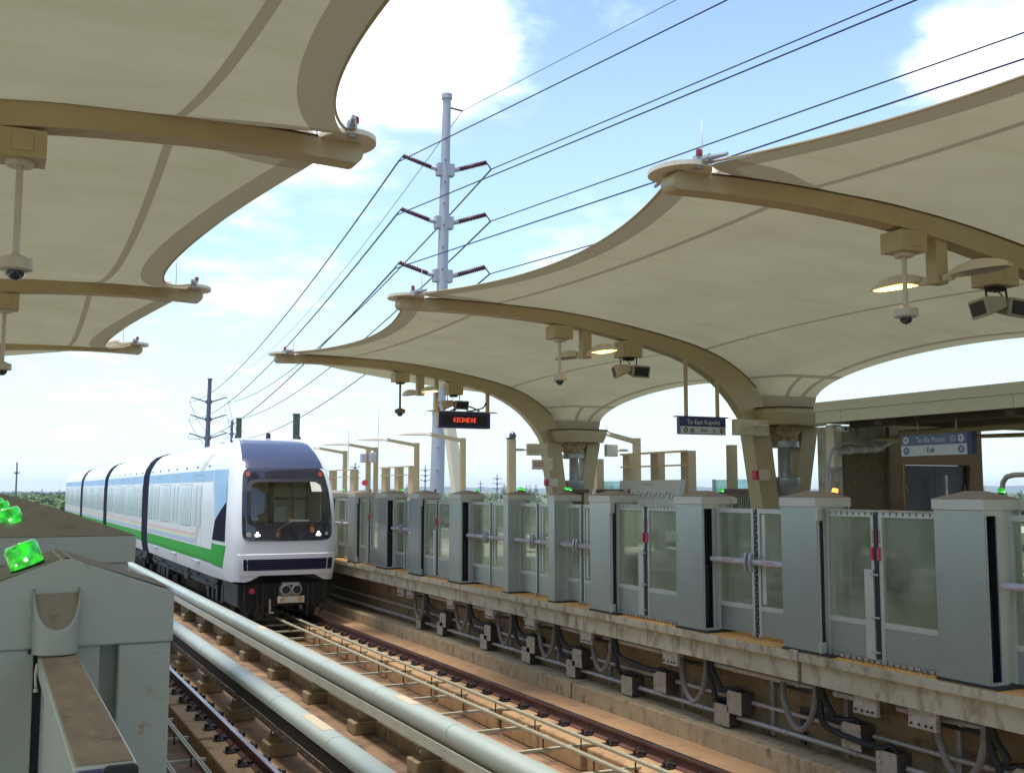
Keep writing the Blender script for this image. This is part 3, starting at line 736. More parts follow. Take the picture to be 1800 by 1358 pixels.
# hood: half round hollow
b = MB(); hx0, hx1, hz0, hz1 = .145, .268, 1.368, 1.555
prof = []
n = 18
xc_ = (hx0+hx1)/2; rx = (hx1-hx0)/2
ring = [(xc_ - rx*cos(pi*k/n), -.085*sin(pi*k/n)**.75 if 0 < k < n else 0) for k in range(n+1)]
def hood(u, v):
    k = min(int(round(u*n)), n); px, py = ring[k]
    top = hz1 - .0 - (hz1-hz0)*.62*(abs(py)/.085)**1.1
    return (px, YN-.001+py, hz0 + (top-hz0)*v)
b.grid(hood, n, 5)
ro = [hood(k/n, 0) for k in range(n+1)]
b.add(ro, [tuple(range(n+1))])
hd = b.build('half_round_hood', 'near_steel', o)
sm = hd.modifiers.new('th', 'SOLIDIFY'); sm.thickness = .004; sm.offset = 1
b = MB(); lip = [Vector(hood(k/n, 1)) for k in range(n+1)]
def throat(u, v):
    k = min(int(round(u*n)), n); p = lip[k]; q = Vector((hx0+.004+(hx1-hx0-.008)*k/n, YN-.006, hz1-.012)); e_ = v
    return p.lerp(q, e_) + Vector((0, 0, -.004 - .012*sin(pi*v)))
b.grid(throat, n, 6)
b.build('hood_throat', 'dusty', o)
beacon(o, .135, YN+.13, ze+.062, R(-21), 'green_on', .050, .072)
# horizontal bar (door head) coming towards the camera
o = thing('door_head_bar', 'rust-dusted steel bar running from the gabled cabinet towards the camera, lower left', 'door bar', (.2, 2.1, 0), local=False)
b = MB(); b.box(.160, .270, 2.12, YN-.002, 1.30, 1.358, 0, .006); bar_ = b.build('bar', 'steel_lit', o)
b = MB(); b.box(.167, .263, 2.13, YN-.004, 1.3585, 1.3605); b.build('dusty_top', 'dusty_bar', bar_)
b = MB(); b.box(.212, .269, 2.09, 2.119, 1.315, 1.358, 0, .008); b.build('end_stop', 'black', o)
b = MB(); b.box(.167, .211, 2.095, 2.119, 1.30, 1.352, 0, .004); b.build('end_lens', 'navy', o)
b = MB(); b.box(.167, .19, 2.13, YN-.3, .1, 1.30, 0, .003); b.box(.23,.255, 2.13, 2.17, .1, 1.30); b.build('door_stile', 'steel_lit', o)
b = MB(); b.box(.20, .21, 2.17, YN-.05, .4, 1.30); b.build('pane', 'glass', o)
b = MB(); b.tube([(.157, YN-.05, 1.34), (.153, YN-.06, 1.31), (.155, YN-.07, 1.275)], .0035, 6); b.lathe([(.006,0),(.006,.01)], (.155, YN-.07, 1.262), 8); b.build('wire_end', 'whiteplastic', o)
# ================================================================== CANOPIES
def fabric():
    m, nt, out = newmat('canopy_membrane')
    uv1 = N(nt, 'ShaderNodeUVMap'); uv1.uv_map = 'edge'     # (metres from front cable, metres from nearest rib)
    uv2 = N(nt, 'ShaderNodeUVMap'); uv2.uv_map = 'span'     # (0..1 front to back, metres from back cable)
    s1 = N(nt, 'ShaderNodeSeparateXYZ'); nt.links.new(uv1.outputs[0], s1.inputs[0])
    s2 = N(nt, 'ShaderNodeSeparateXYZ'); nt.links.new(uv2.outputs[0], s2.inputs[0])
    d, rib, v, back = s1.outputs[0], s1.outputs[1], s2.outputs[0], s2.outputs[1]
    def lt(a, b): return mathn(nt, 'LESS_THAN', a, b)
    def near(a, c, w): return lt(mathn(nt, 'ABSOLUTE', mathn(nt, 'SUBTRACT', a, c)), w)
    edge = lt(d, .30); bk = near(back, .36, .06)
    gp = N(nt, 'ShaderNodeNewGeometry'); sg = N(nt, 'ShaderNodeSeparateXYZ'); nt.links.new(gp.outputs['Position'], sg.inputs[0]); pz = sg.outputs[2]
    seams = mathn(nt, 'MAXIMUM', near(back, 7.0, .045), near(back, 2.62, .035))
    # corner patch: ellipse around the tip
    e = mathn(nt, 'ADD', mathn(nt, 'POWER', mathn(nt, 'DIVIDE', d, 1.35), 2), mathn(nt, 'POWER', mathn(nt, 'DIVIDE', rib, .62), 2))
    patch = lt(e, 1)
    coll = lt(back, 1.35)
    rad = mathn(nt, 'MULTIPLY', mathn(nt, 'MAXIMUM', near(pz, 3.98, .02), mathn(nt, 'MULTIPLY', lt(pz, 3.98), near(mathn(nt, 'SUBTRACT', back, mathn(nt, 'MULTIPLY', pz, .55)), -1.25, .05))), lt(back, 2.3))
    mask = mathn(nt, 'MAXIMUM', mathn(nt, 'MAXIMUM', edge, bk), mathn(nt, 'MAXIMUM', mathn(nt, 'MAXIMUM', seams, patch), mathn(nt, 'MULTIPLY', lt(pz, 3.66), coll)))
    mask = mathn(nt, 'MAXIMUM', mask, rad)
    two = mathn(nt, 'MULTIPLY', mathn(nt, 'MULTIPLY', patch, edge), 1)
    base = mixc(nt, ramp(nt, noise(nt, .9, 5), .3, .7), (.335,.31,.195), (.375,.35,.225))
    base = mixc(nt, mathn(nt, 'MULTIPLY', ramp(nt, noise(nt, 1.7, 8, stretch=(.35,1.3,1), rough=.7), .50, .72), .35), base, (.25,.225,.12))
    base = mixc(nt, mathn(nt, 'MULTIPLY', ramp(nt, noise(nt, 60, 3), .4, .6), .16), base, (.26,.24,.13))
    c = mixc(nt, mask, base, (.305,.27,.17)); c = mixc(nt, two, c, (.24,.205,.125))
    tr = mathn(nt, 'SUBTRACT', .33, mathn(nt, 'MULTIPLY', mask, .13))
    df = N(nt, 'ShaderNodeBsdfDiffuse'); nt.links.new(c, df.inputs[0])
    tl = N(nt, 'ShaderNodeBsdfTranslucent'); nt.links.new(c, tl.inputs[0])
    mx = N(nt, 'ShaderNodeMixShader'); nt.links.new(tr, mx.inputs[0]); nt.links.new(df.outputs[0], mx.inputs[1]); nt.links.new(tl.outputs[0], mx.inputs[2])
    nt.links.new(mx.outputs[0], out.inputs[0]); return m
M['fabric'] = fabric()

# rib profile (x, top, bottom) for the right hand canopies
RIB = [(6.05,4.985,4.80),(6.6,5.01,4.82),(7.5,5.02,4.82),(8.76,4.985,4.765),(9.6,4.91,4.665),(10.28,4.82,4.55),(11.0,4.70,4.41),(11.7,4.56,4.23),(12.2,4.42,4.02),(12.6,4.25,3.80),(12.95,4.03,3.50)]
def interp(tab, x, k):
    if x <= tab[0][0]: return tab[0][k]
    for a, b in zip(tab, tab[1:]):
        if x <= b[0]:
            t = (x-a[0])/(b[0]-a[0]); t2 = t
            return a[k] + (b[k]-a[k])*t2
    return tab[-1][k]
TOPX = RIB + [(13.2,3.82,3.3),(13.42,3.40,3.1),(14.8,3.385,3.1)]
TIPX, BACKX = 5.87, 14.72
class Side:
    def __init__(s, right):
        s.r = right
    def X(s, x):            # canonical (right) x -> world x
        return x if s.r else 3.06 - (x - TIPX)*.93
    def P(s, x, y, z): return (s.X(x), y, z)
RIGHT, LEFT = Side(True), Side(False)
def make_rib(sd, Y, o):
    b = MB(); hw = .115
    ts = []
    for k in range(len(RIB)-1):
        for q in range(3):
            t = q/3; a, c = RIB[k], RIB[k+1]; ts.append(tuple(a[i] + (c[i]-a[i])*t for i in range(3)))
    ts.append(RIB[-1])
    # smooth
    for _ in range(2): ts = [ts[0]] + [tuple((ts[i-1][k] + 2*ts[i][k] + ts[i+1][k])/4 for k in range(3)) for i in range(1, len(ts)-1)] + [ts[-1]]
    top = [(x, zt) for x, zt, zb in ts]; bot = [(x, zb) for x, zt, zb in ts]
    # towards the knee, move the inner (bottom) line back so the box keeps its width
    def bx(x): return x - max(0, (x-11.4))*.16
    top += [(13.22,3.80),(13.40,3.46)]; bot = [(bx(x), z) for x, z in bot] + [(12.93,3.20),(13.02,2.98)]
    # rounded tip
    tipc = ((top[0][0]), (top[0][1]+bot[0][1])/2); rr = (top[0][1]-bot[0][1])/2
    tip = [(tipc[0]-rr*.9*sin(a), tipc[1]+rr*cos(a)) for a in [pi*k/8 for k in range(1, 8)]]
    loop = top[::-1] + tip + bot
    n = len(top); m_ = len(bot)
    # strips
    def side(y): return [sd.P(x, y, z) for x, z in top], [sd.P(x, y, z) for x, z in bot]
    (ta, ba), (tb, bb) = side(Y-hw), side(Y+hw)
    k = min(len(ta), len(ba))
    for T, B in ((ta, ba), (tb, bb)):
        vs = T + B
        b.add(vs, [(i, i+1, len(T)+i+1, len(T)+i) for i in range(k-1)], 0, False)
        tv = [sd.P(x, (Y-hw if T is ta else Y+hw), z) for x, z in tip]
        b.add([T[0]] + tv + [B[0]], [tuple(range(len(tv)+2))], 0)
    full_a = ta[::-1] + [sd.P(x, Y-hw, z) for x, z in tip] + ba; full_b = tb[::-1] + [sd.P(x, Y+hw, z) for x, z in tip] + bb
    L_ = len(full_a)
    b.add(full_a + full_b, [(i, i+1, L_+i+1, L_+i) for i in range(L_-1)], 0, True)
    rib = b.build('rib_beam', 'beam', o)
    # thin dark clamp line along the top
    b = MB(); t3 = [(x, z+.012) for x, z in top[2:-1]]
    for yy in (Y-hw-.004, Y+hw+.004): b.tube([sd.P(x, yy, z-.012) for x, z in t3], .011, 5)
    b.build('clamp_line', 'rail_rust', rib)
    # tip plate
    b = MB(); cx_ = TIPX + .25
    pts = [(sd.X(cx_ + .30*cos(a)), Y + .36*sin(a)) for a in [2*pi*k/28 for k in range(28)]]
    b.prism(pts, 'z', 4.99, 5.035); b.build('tip_plate', 'cream', o)
    b = MB()
    for s_ in (-1, 1):
        p = Vector((cx_ + .02, Y + s_*.28, 5.04))
        b = MB(); b.lathe([(.05,-.07),(.05,.05),(.02,.07)], sd.P(*p), 10)
        b.tube([sd.P(*p), sd.P(p.x+.05, p.y+s_*.14, p.z+.01)], .045, 8); b.tube([sd.P(p.x+.04, p.y+s_*.12, p.z+.01), sd.P(p.x+.10, p.y+s_*.34, p.z+.0)], [.032,.02], 8)
        b.build('cable_fitting', 'galv', o)
    b = MB(); b.lathe([(.032,0),(.032,.05),(.02,.06)], sd.P(cx_+.0, Y-.33, 5.09), 8); b.build('fitting_cap', 'red_off', o)
    b = MB(); b.tube([sd.P(cx_+.28, Y, 5.0), sd.P(cx_+.28, Y, 5.60)], [.008,.004], 6); b.build('lightning_rod', 'conduit', o)
    b = MB(); b.tube([sd.P(cx_+.34, Y-.06, 5.0), sd.P(cx_+.40, Y-.04, 5.06), sd.P(cx_+.52, Y, 5.05), sd.P(cx_+.65, Y, 5.01)], [.03,.06,.06,.02], 8); b.build('membrane_boot', 'cream', o)
def make_column(sd, Y, o):
    hw = .17
    def leg(xt0, xt1, zt, xb0, xb1, zb, y0=Y-.22, y1=Y+.22):
        b = MB(); b.prism([(sd.X(xt0), zt), (sd.X(xt1), zt), (sd.X(xb1), zb), (sd.X(xb0), zb)], 'y', y0, y1); return b.build('leg', 'beam', o)
    leg(13.02, 13.47, 3.07, 13.45, 13.82, .35, Y-.18, Y+.18)
    leg(14.28, 14.66, 3.07, 13.84, 14.15, .35, Y-.18, Y+.18)
    b = MB(); b.box(sd.X(13.25), sd.X(14.25), Y-.45, Y+.45, .0, .34, 0, .03); b.build('base_block', 'concrete', o)
    # collar: tapered eight sided ring with a rusty top
    b = MB(); ring = []
    def oc(rx, ry, z):
        c = (13.98)
        pts = [(-1,-.5),(-.72,-1),(.72,-1),(1,-.5),(1,.5),(.72,1),(-.72,1),(-1,.5)]
        return [sd.P(c + px*rx, Y + py*ry, z) for px, py in pts]
    lv = [oc(.70,.62,3.08), oc(.79,.70,3.30), oc(.79,.70,3.38)]
    vs = sum(lv, [])
    b.add(vs, [(i*8+j, i*8+(j+1) % 8, (i+1)*8+(j+1) % 8, (i+1)*8+j) for i in range(2) for j in range(8)], 0)
    b.add(oc(.70,.62,3.08), [tuple(range(8))], 0); b.add(oc(.79,.70,3.38), [tuple(range(8))], 0)
    cl = b.build('collar', 'beam', o)
    b = MB(); b.add(oc(.83,.74,3.383)+oc(.80,.71,3.41), [(j, (j+1) % 8, 8+(j+1) % 8, 8+j) for j in range(8)] + [tuple(range(8,16))], 0); b.build('rusty_flange', 'rail_rust', cl)
    b = MB(); c = sd.P(13.95, Y, 0)
    b.lathe([(.30,2.66),(.30,2.78),(.20,2.79),(.12,2.70),(.12,2.10),(.30,2.08),(.31,2.0),(.22,1.78),(.10,1.72),(.10,.36)], c, 20)
    b.build('drain_pipe', 'galv', o)
    b = MB(); rnd = random.Random(3)
    def bag(u, v):
        a = u*2*pi; r_ = .33 - .10*v + .05*sin(a*7+v*5)+ .02*rnd.uniform(-1,1)*(0 if u in (0,1) else 1)
        return (c[0] + r_*cos(a), c[1] + r_*sin(a), 3.07 - .30*v + .02*sin(a*5))
    b.grid(bag, 28, 6, smooth=False); b.build('cloth_bag', 'bag', o)
# membrane
def membrane(sd, Ya, Yb, o, sag_z):
    L = Yb - Ya; nu, nv = 44, 44; dep = .64 if sd.r else .92
    def front_x(u):
        d = min(u, 1-u)*L
        uc = min(1, max(0, (u*L-.30)/(L-.60))); return TIPX + .335 + dep*4*uc*(1-uc) + .62*math.exp(-(d/.20)**2)
    def cable(u): return sd.P(TIPX + .33 + dep*4*u*(1-u), Ya + .30 + (L-.60)*u, 5.03 - sag_z*4*u*(1-u))
    def P(u, v):
        # cosine spacing near the ribs
        uu = .5 - .5*cos(pi*u) if True else u
        uu = .5*u + .5*uu
        xf = front_x(uu); x = xf + (BACKX - xf)*v
        zr = interp(TOPX, x, 1) + .012
        zb = 4.27
        zf = 5.03 - sag_z*4*uu*(1-uu)
        zmid = (5.03 - sag_z) + (zb - 5.03 + sag_z)*(v**1.4) + .06*sin(pi*v)
        s_ = max(0, sin(pi*uu))
        ex = .85 - .50*v**2
        w = 1 - s_**ex
        z = zmid*(1-w) + zr*w
        # blend to the exact cable at the very front
        f = max(0, 1 - v/.12)**2; z = z*(1-f) + (zf if min(uu,1-uu)*L > .35 else max(zf, zr))*f
        return uu, x, xf, z
    b = MB()
    b.grid(lambda u, v: sd.P(P(u, v)[1], Ya + L*P(u, v)[0], P(u, v)[3]), nu, nv)
    ob = b.build('membrane', 'fabric', o, fix=False)
    me = ob.data
    l1 = me.uv_layers.new(name='edge'); l2 = me.uv_layers.new(name='span')
    vals = []
    for i in range(nu+1):
        for j in range(nv+1):
            u, x, xf, z = P(i/nu, j/nv)
            vals.append((x-xf, min(u, 1-u)*L, j/nv, BACKX-x))
    for lp in me.loops:
        a = vals[lp.vertex_index]; l1.data[lp.index].uv = a[0:2]; l2.data[lp.index].uv = a[2:4]
    b = MB(); b.tube([cable(k/40) for k in range(0, 41)], .013, 6); b.build('edge_cable', 'tanpost', ob)
def end_membrane(sd, Y, sgn, o):
    """short outer half bay beyond the last rib, with a curved free edge"""
    nu, nv = 14, 44
    b = MB()
    def P(t, v):
        x = TIPX + .75 + (BACKX - TIPX - .75)*v
        ext = 2.5*(sin(pi*min(1, v*.93+.03)))**.75
        zr = interp(TOPX, x, 1) + .012; ze = 4.97 - .75*v**1.5
        return x, Y + sgn*ext*t, zr + (ze - zr)*(1-(1-t)**1.8), ext
    b.grid(lambda u, v: sd.P(*P(u, v)[:3]), nu, nv)
    ob = b.build('membrane', 'fabric', o, fix=False); me = ob.data
    l1 = me.uv_layers.new(name='edge'); l2 = me.uv_layers.new(name='span'); vals = []
    for i in range(nu+1):
        for j in range(nv+1):
            x, y, z, ext = P(i/nu, j/nv); d = (1-i/nu)*ext
            vals.append((d + .25, 3, j/nv, BACKX-x))
    for lp in me.loops:
        a = vals[lp.vertex_index]; l1.data[lp.index].uv = a[0:2]; l2.data[lp.index].uv = a[2:4]
YR = [-7.0, .85, 8.78, 16.65, 25.05]; YL = [-6.6, 1.3, 9.35, 17.45, 24.8]
NAMES_R = ['tensile canopy bay behind the viewpoint on the far platform', 'tensile canopy rib and column just outside the frame on the far platform',
  'nearest far-platform canopy, its rib running out of the photo at upper right', 'middle far-platform canopy with splayed column, carrying the East Kapolei sign',
  'farthest far-platform canopy with splayed column, carrying the red LED sign']
NAMES_L = ['tensile canopy bay behind the viewpoint on the near platform', 'tensile canopy bay just overhead on the near platform',
  'largest canopy rib and fabric bay at the upper left', 'middle of the three canopy ribs at the left edge, with its fabric bay', 'farthest and lowest of the three canopy ribs at the left edge']
for sd, YS, NM, sg in ((RIGHT, YR, NAMES_R, .12), (LEFT, YL, NAMES_L, .47)):
    for i, Y in enumerate(YS):
        o = thing('canopy', NM[i], 'canopy', (sd.X(13.8), Y, 0), 'tensile fabric canopies', local=False)
        make_rib(sd, Y, o); make_column(sd, Y, o)
        if i: membrane(sd, YS[i-1], Y, o, sg)
        if i == 4: end_membrane(sd, Y, 1, o)

# ---- fittings hung from the ribs
def ribz(x): return interp([(a, b, c) for a, b, c in RIB], x, 2)
def camera_drop(sd, Y, x, z, label, dark=False):
    zb = ribz(x); o = thing('dome_camera', label, 'camera', sd.P(x, Y, z), 'dome cameras hung from the canopy ribs', local=False)
    X = sd.X(x)
    b = MB(); b.box(X-.19, X+.19, Y-.16, Y+.16, zb-.25, zb-.02, 0, .006); b.box(X-.07, X+.09, Y-.168, Y-.161, zb-.20, zb-.06, 0, .004); b.build('junction_box', 'beam', o)
    b = MB(); b.lathe([(.10,zb-.295),(.11,zb-.28),(.11,zb-.252)], (X, Y, 0), 14); b.tube([(X,Y,z+.14),(X,Y,zb-.29)], .028, 10); b.build('drop_rod', 'palehead' if not dark else 'brownmetal', o)
    b = MB(); b.lathe([(.045,.15),(.08,.13),(.13,.115),(.13,.03),(.10,.02)], (X, Y, z), 20); b.build('housing', 'palehead' if not dark else 'brownmetal', o)
    b = MB(); b.lathe([(.075,.022),(.072,-.01),(.05,-.04),(.015,-.055)], (X, Y, z), 16); b.build('dome_lens', 'lens', o)
def lamp_head(b, bl, c, dirx, diry, tilt=.0, L=.56, fat=1):
    """teardrop luminaire: flat underside, domed top"""
    d = Vector((dirx, diry, 0)).normalized(); n_ = Vector((-d.y, d.x, 0))
    K = 14; top = []; rings = []
    for i in range(K+1):
        t = i/K; w = .155*fat*(sin(pi*min(1, t*.80+.14))**.8) ; h_ = .12*fat*(sin(pi*(t*.86+.09))**.7)
        p = Vector(c) + d*(t*L) + Vector((0, 0, tilt*t*L))
        rings.append([p + n_*(w*cos(a)) + Vector((0,0,h_*sin(a))) for a in [pi*k/10 for k in range(11)]])
    vs = sum(rings, [])
    b.add(vs, [(i*11+j, i*11+j+1, (i+1)*11+j+1, (i+1)*11+j) for i in range(K) for j in range(10)], 0, True)
    b.add(rings[0], [tuple(range(11))]); b.add(rings[-1], [tuple(range(11))])
    b.add([r_[0] for r_ in rings] + [r_[-1] for r_ in rings][::-1], [tuple(range(2*(K+1)))])
    q = [r_[0]*.86 + r_[-1]*.14 - Vector((0,0,.006)) for r_ in rings[3:-1]]; q2 = [r_[0]*.14 + r_[-1]*.86 - Vector((0,0,.006)) for r_ in rings[3:-1]]
    bl.add(q + q2[::-1], [tuple(range(2*len(q)))])
def twin_lamp(sd, Y, x, label, lit_near):
    zb = ribz(x); X = sd.X(x); s_ = 1 if sd.r else -1
    o = thing('twin_lamp', label, 'lamp', (X, Y, zb-.5), 'twin lamps hung from the canopy ribs', local=False)
    b = MB(); b.box(X-.09, X+.09, Y-.08, Y+.08, zb-.50, zb+.02, 0, .008); b.build('drop_post', 'beam', o)
    za = zb - .44
    for k, (dx, dy) in enumerate(((s_*.10, -1), (-s_*.10, 1))):
        b = MB(); d = Vector((dx, dy, 0)).normalized(); st = Vector((X, Y, za)) + d*.09
        b.tube([st, st + d*.12], .045, 10)
        bl = MB(); lamp_head(b, bl, tuple(st + d*.10), d.x, d.y, .0, .72, 1.15)
        hd = b.build('lamp_head', 'cream', o)
        lit = (k == 0) == lit_near
        bl.build('lamp_glass', 'lamp_on' if lit else 'lamplens', hd, fix=False)
def speakers(sd, Y, x, label):
    zb = ribz(x); X = sd.X(x)
    o = thing('speaker_pair', label, 'loudspeaker', (X, Y, zb-.6), 'loudspeaker pairs hung from the canopy ribs', local=False)
    b = MB(); b.box(X-.20, X+.20, Y-.17, Y+.17, zb-.29, zb+.0, 0, .006); b.box(X-.04, X+.14, Y-.178, Y-.171, zb-.22, zb-.06, 0, .004); b.build('mount_box', 'beam', o)
    b = MB(); b.box(X-.09, X+.09, Y-.06, Y+.06, zb-.34, zb-.291)
    for xx in (-.17, .17): b.tube([(X+xx, Y, zb-.29), (X+xx, Y-.02, zb-.46)], .012, 6)
    b.tube([(X-.05, Y-.05, zb-.33), (X-.1, Y-.12, zb-.36), (X-.03, Y-.12, zb-.42)], .008, 5)
    b.build('bracket', 'black', o)
    for k, (ox, rz, tl) in enumerate(((-.17, -112, 14), (.13, 8, 10))):
        rot = Matrix.Rotation(R(rz), 3, 'Z') @ Matrix.Rotation(R(tl), 3, 'X'); c = Vector((X+ox, Y-.06, zb-.53))
        b = MB(); w, h_, d_ = .21, .115, .15
        v = [c + rot @ Vector(p) for p in ((-w,-d_,-h_),(w,-d_,-h_),(w,-d_,h_),(-w,-d_,h_),(-w*.5,d_,-h_*.55),(w*.5,d_,-h_*.55),(w*.5,d_,h_*.55),(-w*.5,d_,h_*.55))]
        b.add(v, [(0,1,2,3),(7,6,5,4),(0,4,5,1),(1,5,6,2),(2,6,7,3),(3,7,4,0)])
        sp = b.build('speaker_horn', 'speaker', o)
        md = sp.modifiers.new('b', 'BEVEL'); md.width = .02; md.segments = 2
        b = MB(); w2, h2 = w-.045, h_-.035
        b.add([c + rot @ Vector(p) for p in ((-w2,-d_-.004,-h2),(w2,-d_-.004,-h2),(w2,-d_-.004,h2),(-w2,-d_-.004,h2))], [(0,1,2,3)]); b.build('speaker_grille', 'dark', sp, fix=False)
camera_drop(RIGHT, 8.78, 9.12, 3.73, 'white dome camera on a rod hanging from the nearest rib of the far platform')
camera_drop(RIGHT, 16.65, 9.0, 3.73, 'white dome camera on a rod hanging from the middle rib of the far platform')
camera_drop(RIGHT, 25.05, 9.08, 3.69, 'dark brown dome camera on a rod left of the LED sign', True)
twin_lamp(RIGHT, 8.78, 9.62, 'cream twin lamp on the nearest rib of the far platform, left head glowing amber', False)
twin_lamp(RIGHT, 16.65, 9.52, 'cream twin lamp on the middle rib of the far platform, right head glowing amber', True)
twin_lamp(RIGHT, 25.05, 9.60, 'cream twin lamp on the farthest rib above the LED sign, right head glowing amber', True)
speakers(RIGHT, 8.78, 10.55, 'pair of grey loudspeakers on the nearest rib of the far platform at the right edge')
speakers(RIGHT, 16.65, 10.42, 'pair of grey loudspeakers on the middle rib of the far platform')
speakers(RIGHT, 25.05, 10.50, 'pair of grey loudspeakers on the farthest rib right above the LED sign')
cx_l = lambda X: TIPX + (3.06 - X)/.93
camera_drop(LEFT, 9.4, cx_l(.14), 3.57, 'white dome camera on a rod hanging from the largest rib at the left edge')
camera_drop(LEFT, 17.45, cx_l(.14), 3.57, 'white dome camera on a rod hanging from the middle rib at the left edge')
camera_drop(LEFT, 24.8, cx_l(.03), 3.55, 'white dome camera on a rod from the farthest rib, lowest at the left edge')

# ================================================================== SIGNS
Y = 25.0
o = thing('led_sign', 'black LED board with red letters hanging from the farthest canopy rib', 'sign', (10.7, Y, 3.38), local=False)
b = MB(); b.box(10.05, 11.45, Y-.12, Y+.12, 3.38, 3.77, 0, .01); b.build('sign_case', 'navy', o)
b = MB(); b.prism([(10.046, 3.40), (10.046, 3.76), (9.95, 3.76), (10.02, 3.40)], 'y', Y-.10, Y+.12); b.build('side_cheek', 'signwhite', o)
b = MB(); b.box(10.15, 11.35, Y-.126, Y-.121, 3.45, 3.70); b.build('display', 'black', o)
text('led_text', "KEONE'AE", .165, 'led', FACE_MY, (10.74, Y-.132, 3.575), o, sx=.82)
b = MB(); b.box(9.82, 11.65, Y-.13, Y+.13, 3.785, 3.805); b.build('top_plate', 'beam', o)
for xx in (10.02, 11.42): b = MB(); b.box(xx-.04, xx+.04, Y-.04, Y+.04, 3.806, ribz(xx)+.06); b.build('hanger', 'beam', o)
b = MB(); b.tube(bez([(10.4,Y,3.81),(10.6,Y-.03,3.90),(10.8,Y,3.88),(10.9,Y,3.82),(11.1,Y-.02,3.86),(11.3,Y,3.92),(11.38,Y,4.05)]), .018, 6); b.tube(bez([(10.5,Y+.03,3.82),(10.7,Y,3.95),(10.95,Y+.02,3.93),(11.2,Y,3.83)]), .02, 6); b.tube([(10.10,Y,3.81),(10.06,Y,3.95)], .02, 6)
b.build('loose_cable', 'dark', o)
def arrow_icon(o, c, r, rot, ang, fg='ink', bg='white', face='MY'):
    """disc with an arrow"""
    def at(px, pz, d): return (c[0]+px, c[1]-d, c[2]+pz) if face == 'MY' else (c[0]-d, c[1]-px, c[2]+pz)
    b = MB(); b.add([at(r*cos(2*pi*k/24), r*sin(2*pi*k/24), .002) for k in range(24)], [tuple(range(24))]); b.build('arrow_disc', fg, o, fix=False)
    pts = [(-.12,-.62),(.12,-.62),(.12,.10),(.42,-.15),(.56,.02),(0,.60),(-.56,.02),(-.42,-.15),(-.12,.10)]
    ca, sa = cos(ang), sin(ang)
    b = MB(); b.add([at(r*(px*ca - pz*sa), r*(px*sa + pz*ca), .004) for px, pz in pts], [tuple(range(len(pts)))]); b.build('arrow', bg, o, fix=False)
def lift_icon(o, c, s, col, face='MY'):
    def B(b, x0, x1, z0, z1): 
        if face == 'MY': b.box(c[0]+x0*s, c[0]+x1*s, c[1]-.005, c[1]-.001, c[2]+z0*s, c[2]+z1*s)
        else: b.box(c[0]-.005, c[0]-.001, c[1]-x0*s, c[1]-x1*s, c[2]+z0*s, c[2]+z1*s)
    b = MB(); B(b,-.5,-.42,-.5,.35); B(b,.42,.5,-.5,.35); B(b,-.42,.42,-.5,-.42); B(b,-.42,.42,.27,.35)
    for q in (-.22, .02, .26): B(b, q-.07, q+.03, -.3, .12); B(b, q-.05, q+.01, .14, .22)
    B(b,-.2,-.08,.42,.52); B(b,.05,.17,.42,.52)
    b.build('lift_icon', col, o)
def stairs_icon(o, c, s, col, face='MY'):
    def B(b, x0, x1, z0, z1):
        if face == 'MY': b.box(c[0]+x0*s, c[0]+x1*s, c[1]-.005, c[1]-.001, c[2]+z0*s, c[2]+z1*s)
        else: b.box(c[0]-.005, c[0]-.001, c[1]-x0*s, c[1]-x1*s, c[2]+z0*s, c[2]+z1*s)
    b = MB(); B(b,-.3,-.15,-.4,.25); B(b,-.28,-.17,.3,.45); B(b,-.15,.02,-.0,.08)
    for k in range(4): B(b, -.1+k*.15, .05+k*.15, -.42+k*.1, -.34+k*.1)
    b.build('stairs_icon', col, o)
Y = 16.55
o = thing('direction_sign', 'navy and grey sign reading To East Kapolei, hanging from the middle canopy rib', 'sign', (11.95, Y, 2.86), local=False)
b = MB(); b.box(11.42, 12.46, Y-.05, Y+.05, 2.865, 3.175, 0, .004); b.build('sign_panel', 'navy', o)
b = MB(); b.box(11.435, 12.455, Y-.054, Y-.051, 2.88, 3.01); b.build('lower_band', 'signwhite', o)
b = MB(); b.box(11.35, 12.52, Y-.06, Y+.06, 3.18, 3.20); b.build('top_plate', 'navy', o)
text('sign_text', 'To East Kapolei', .122, 'white', FACE_MY, (11.95, Y-.056, 3.09), o, sx=.95)
text('sign_text', 'Exit', .10, 'ink', FACE_MY, (11.96, Y-.058, 2.945), o)
arrow_icon(o, (11.55, Y-.056, 2.945), .048, None, pi); arrow_icon(o, (12.36, Y-.056, 2.945), .048, None, R(-45))
lift_icon(o, (11.69, Y-.056, 2.94), .09, 'ink'); stairs_icon(o, (12.20, Y-.056, 2.945), .10, 'ink')
for xx in (11.60, 12.31): b = MB(); b.tube([(xx, Y, 3.2), (xx, Y, ribz(xx)+.04)], .038, 10); b.build('hanger', 'beam', o)
X = 13.9
o = thing('direction_sign', 'slate blue and white sign reading To Ala Moana under the flat roof at the right', 'sign', (X, 12.8, 2.4), local=False)
b = MB(); b.box(X-.04, X+.04, 12.18, 13.55, 2.405, 2.575); b.build('lower_band', 'signwhite', o)
b = MB(); b.box(X-.04, X+.04, 12.18, 13.55, 2.577, 2.752); b.build('upper_band', 'slate', o)
b = MB(); b.box(X-.05, X+.06, 12.08, 12.178, 2.40, 2.76); b.build('end_cap', 'navy', o)
text('sign_text', 'To Ala Moana', .14, 'white', FACE_MX, (X-.043, 12.92, 2.66), o, sx=.74)
text('sign_text', 'Exit', .125, 'ink', FACE_MX, (X-.043, 12.92, 2.49), o, sx=.8)
for yy, zz in ((13.44, 2.665), (12.30, 2.665)): arrow_icon(o, (X-.042, yy, zz), .062, None, 0, 'white', 'slate', 'MX')
arrow_icon(o, (X-.042, 13.44, 2.49), .062, None, 0, 'slate', 'white', 'MX')
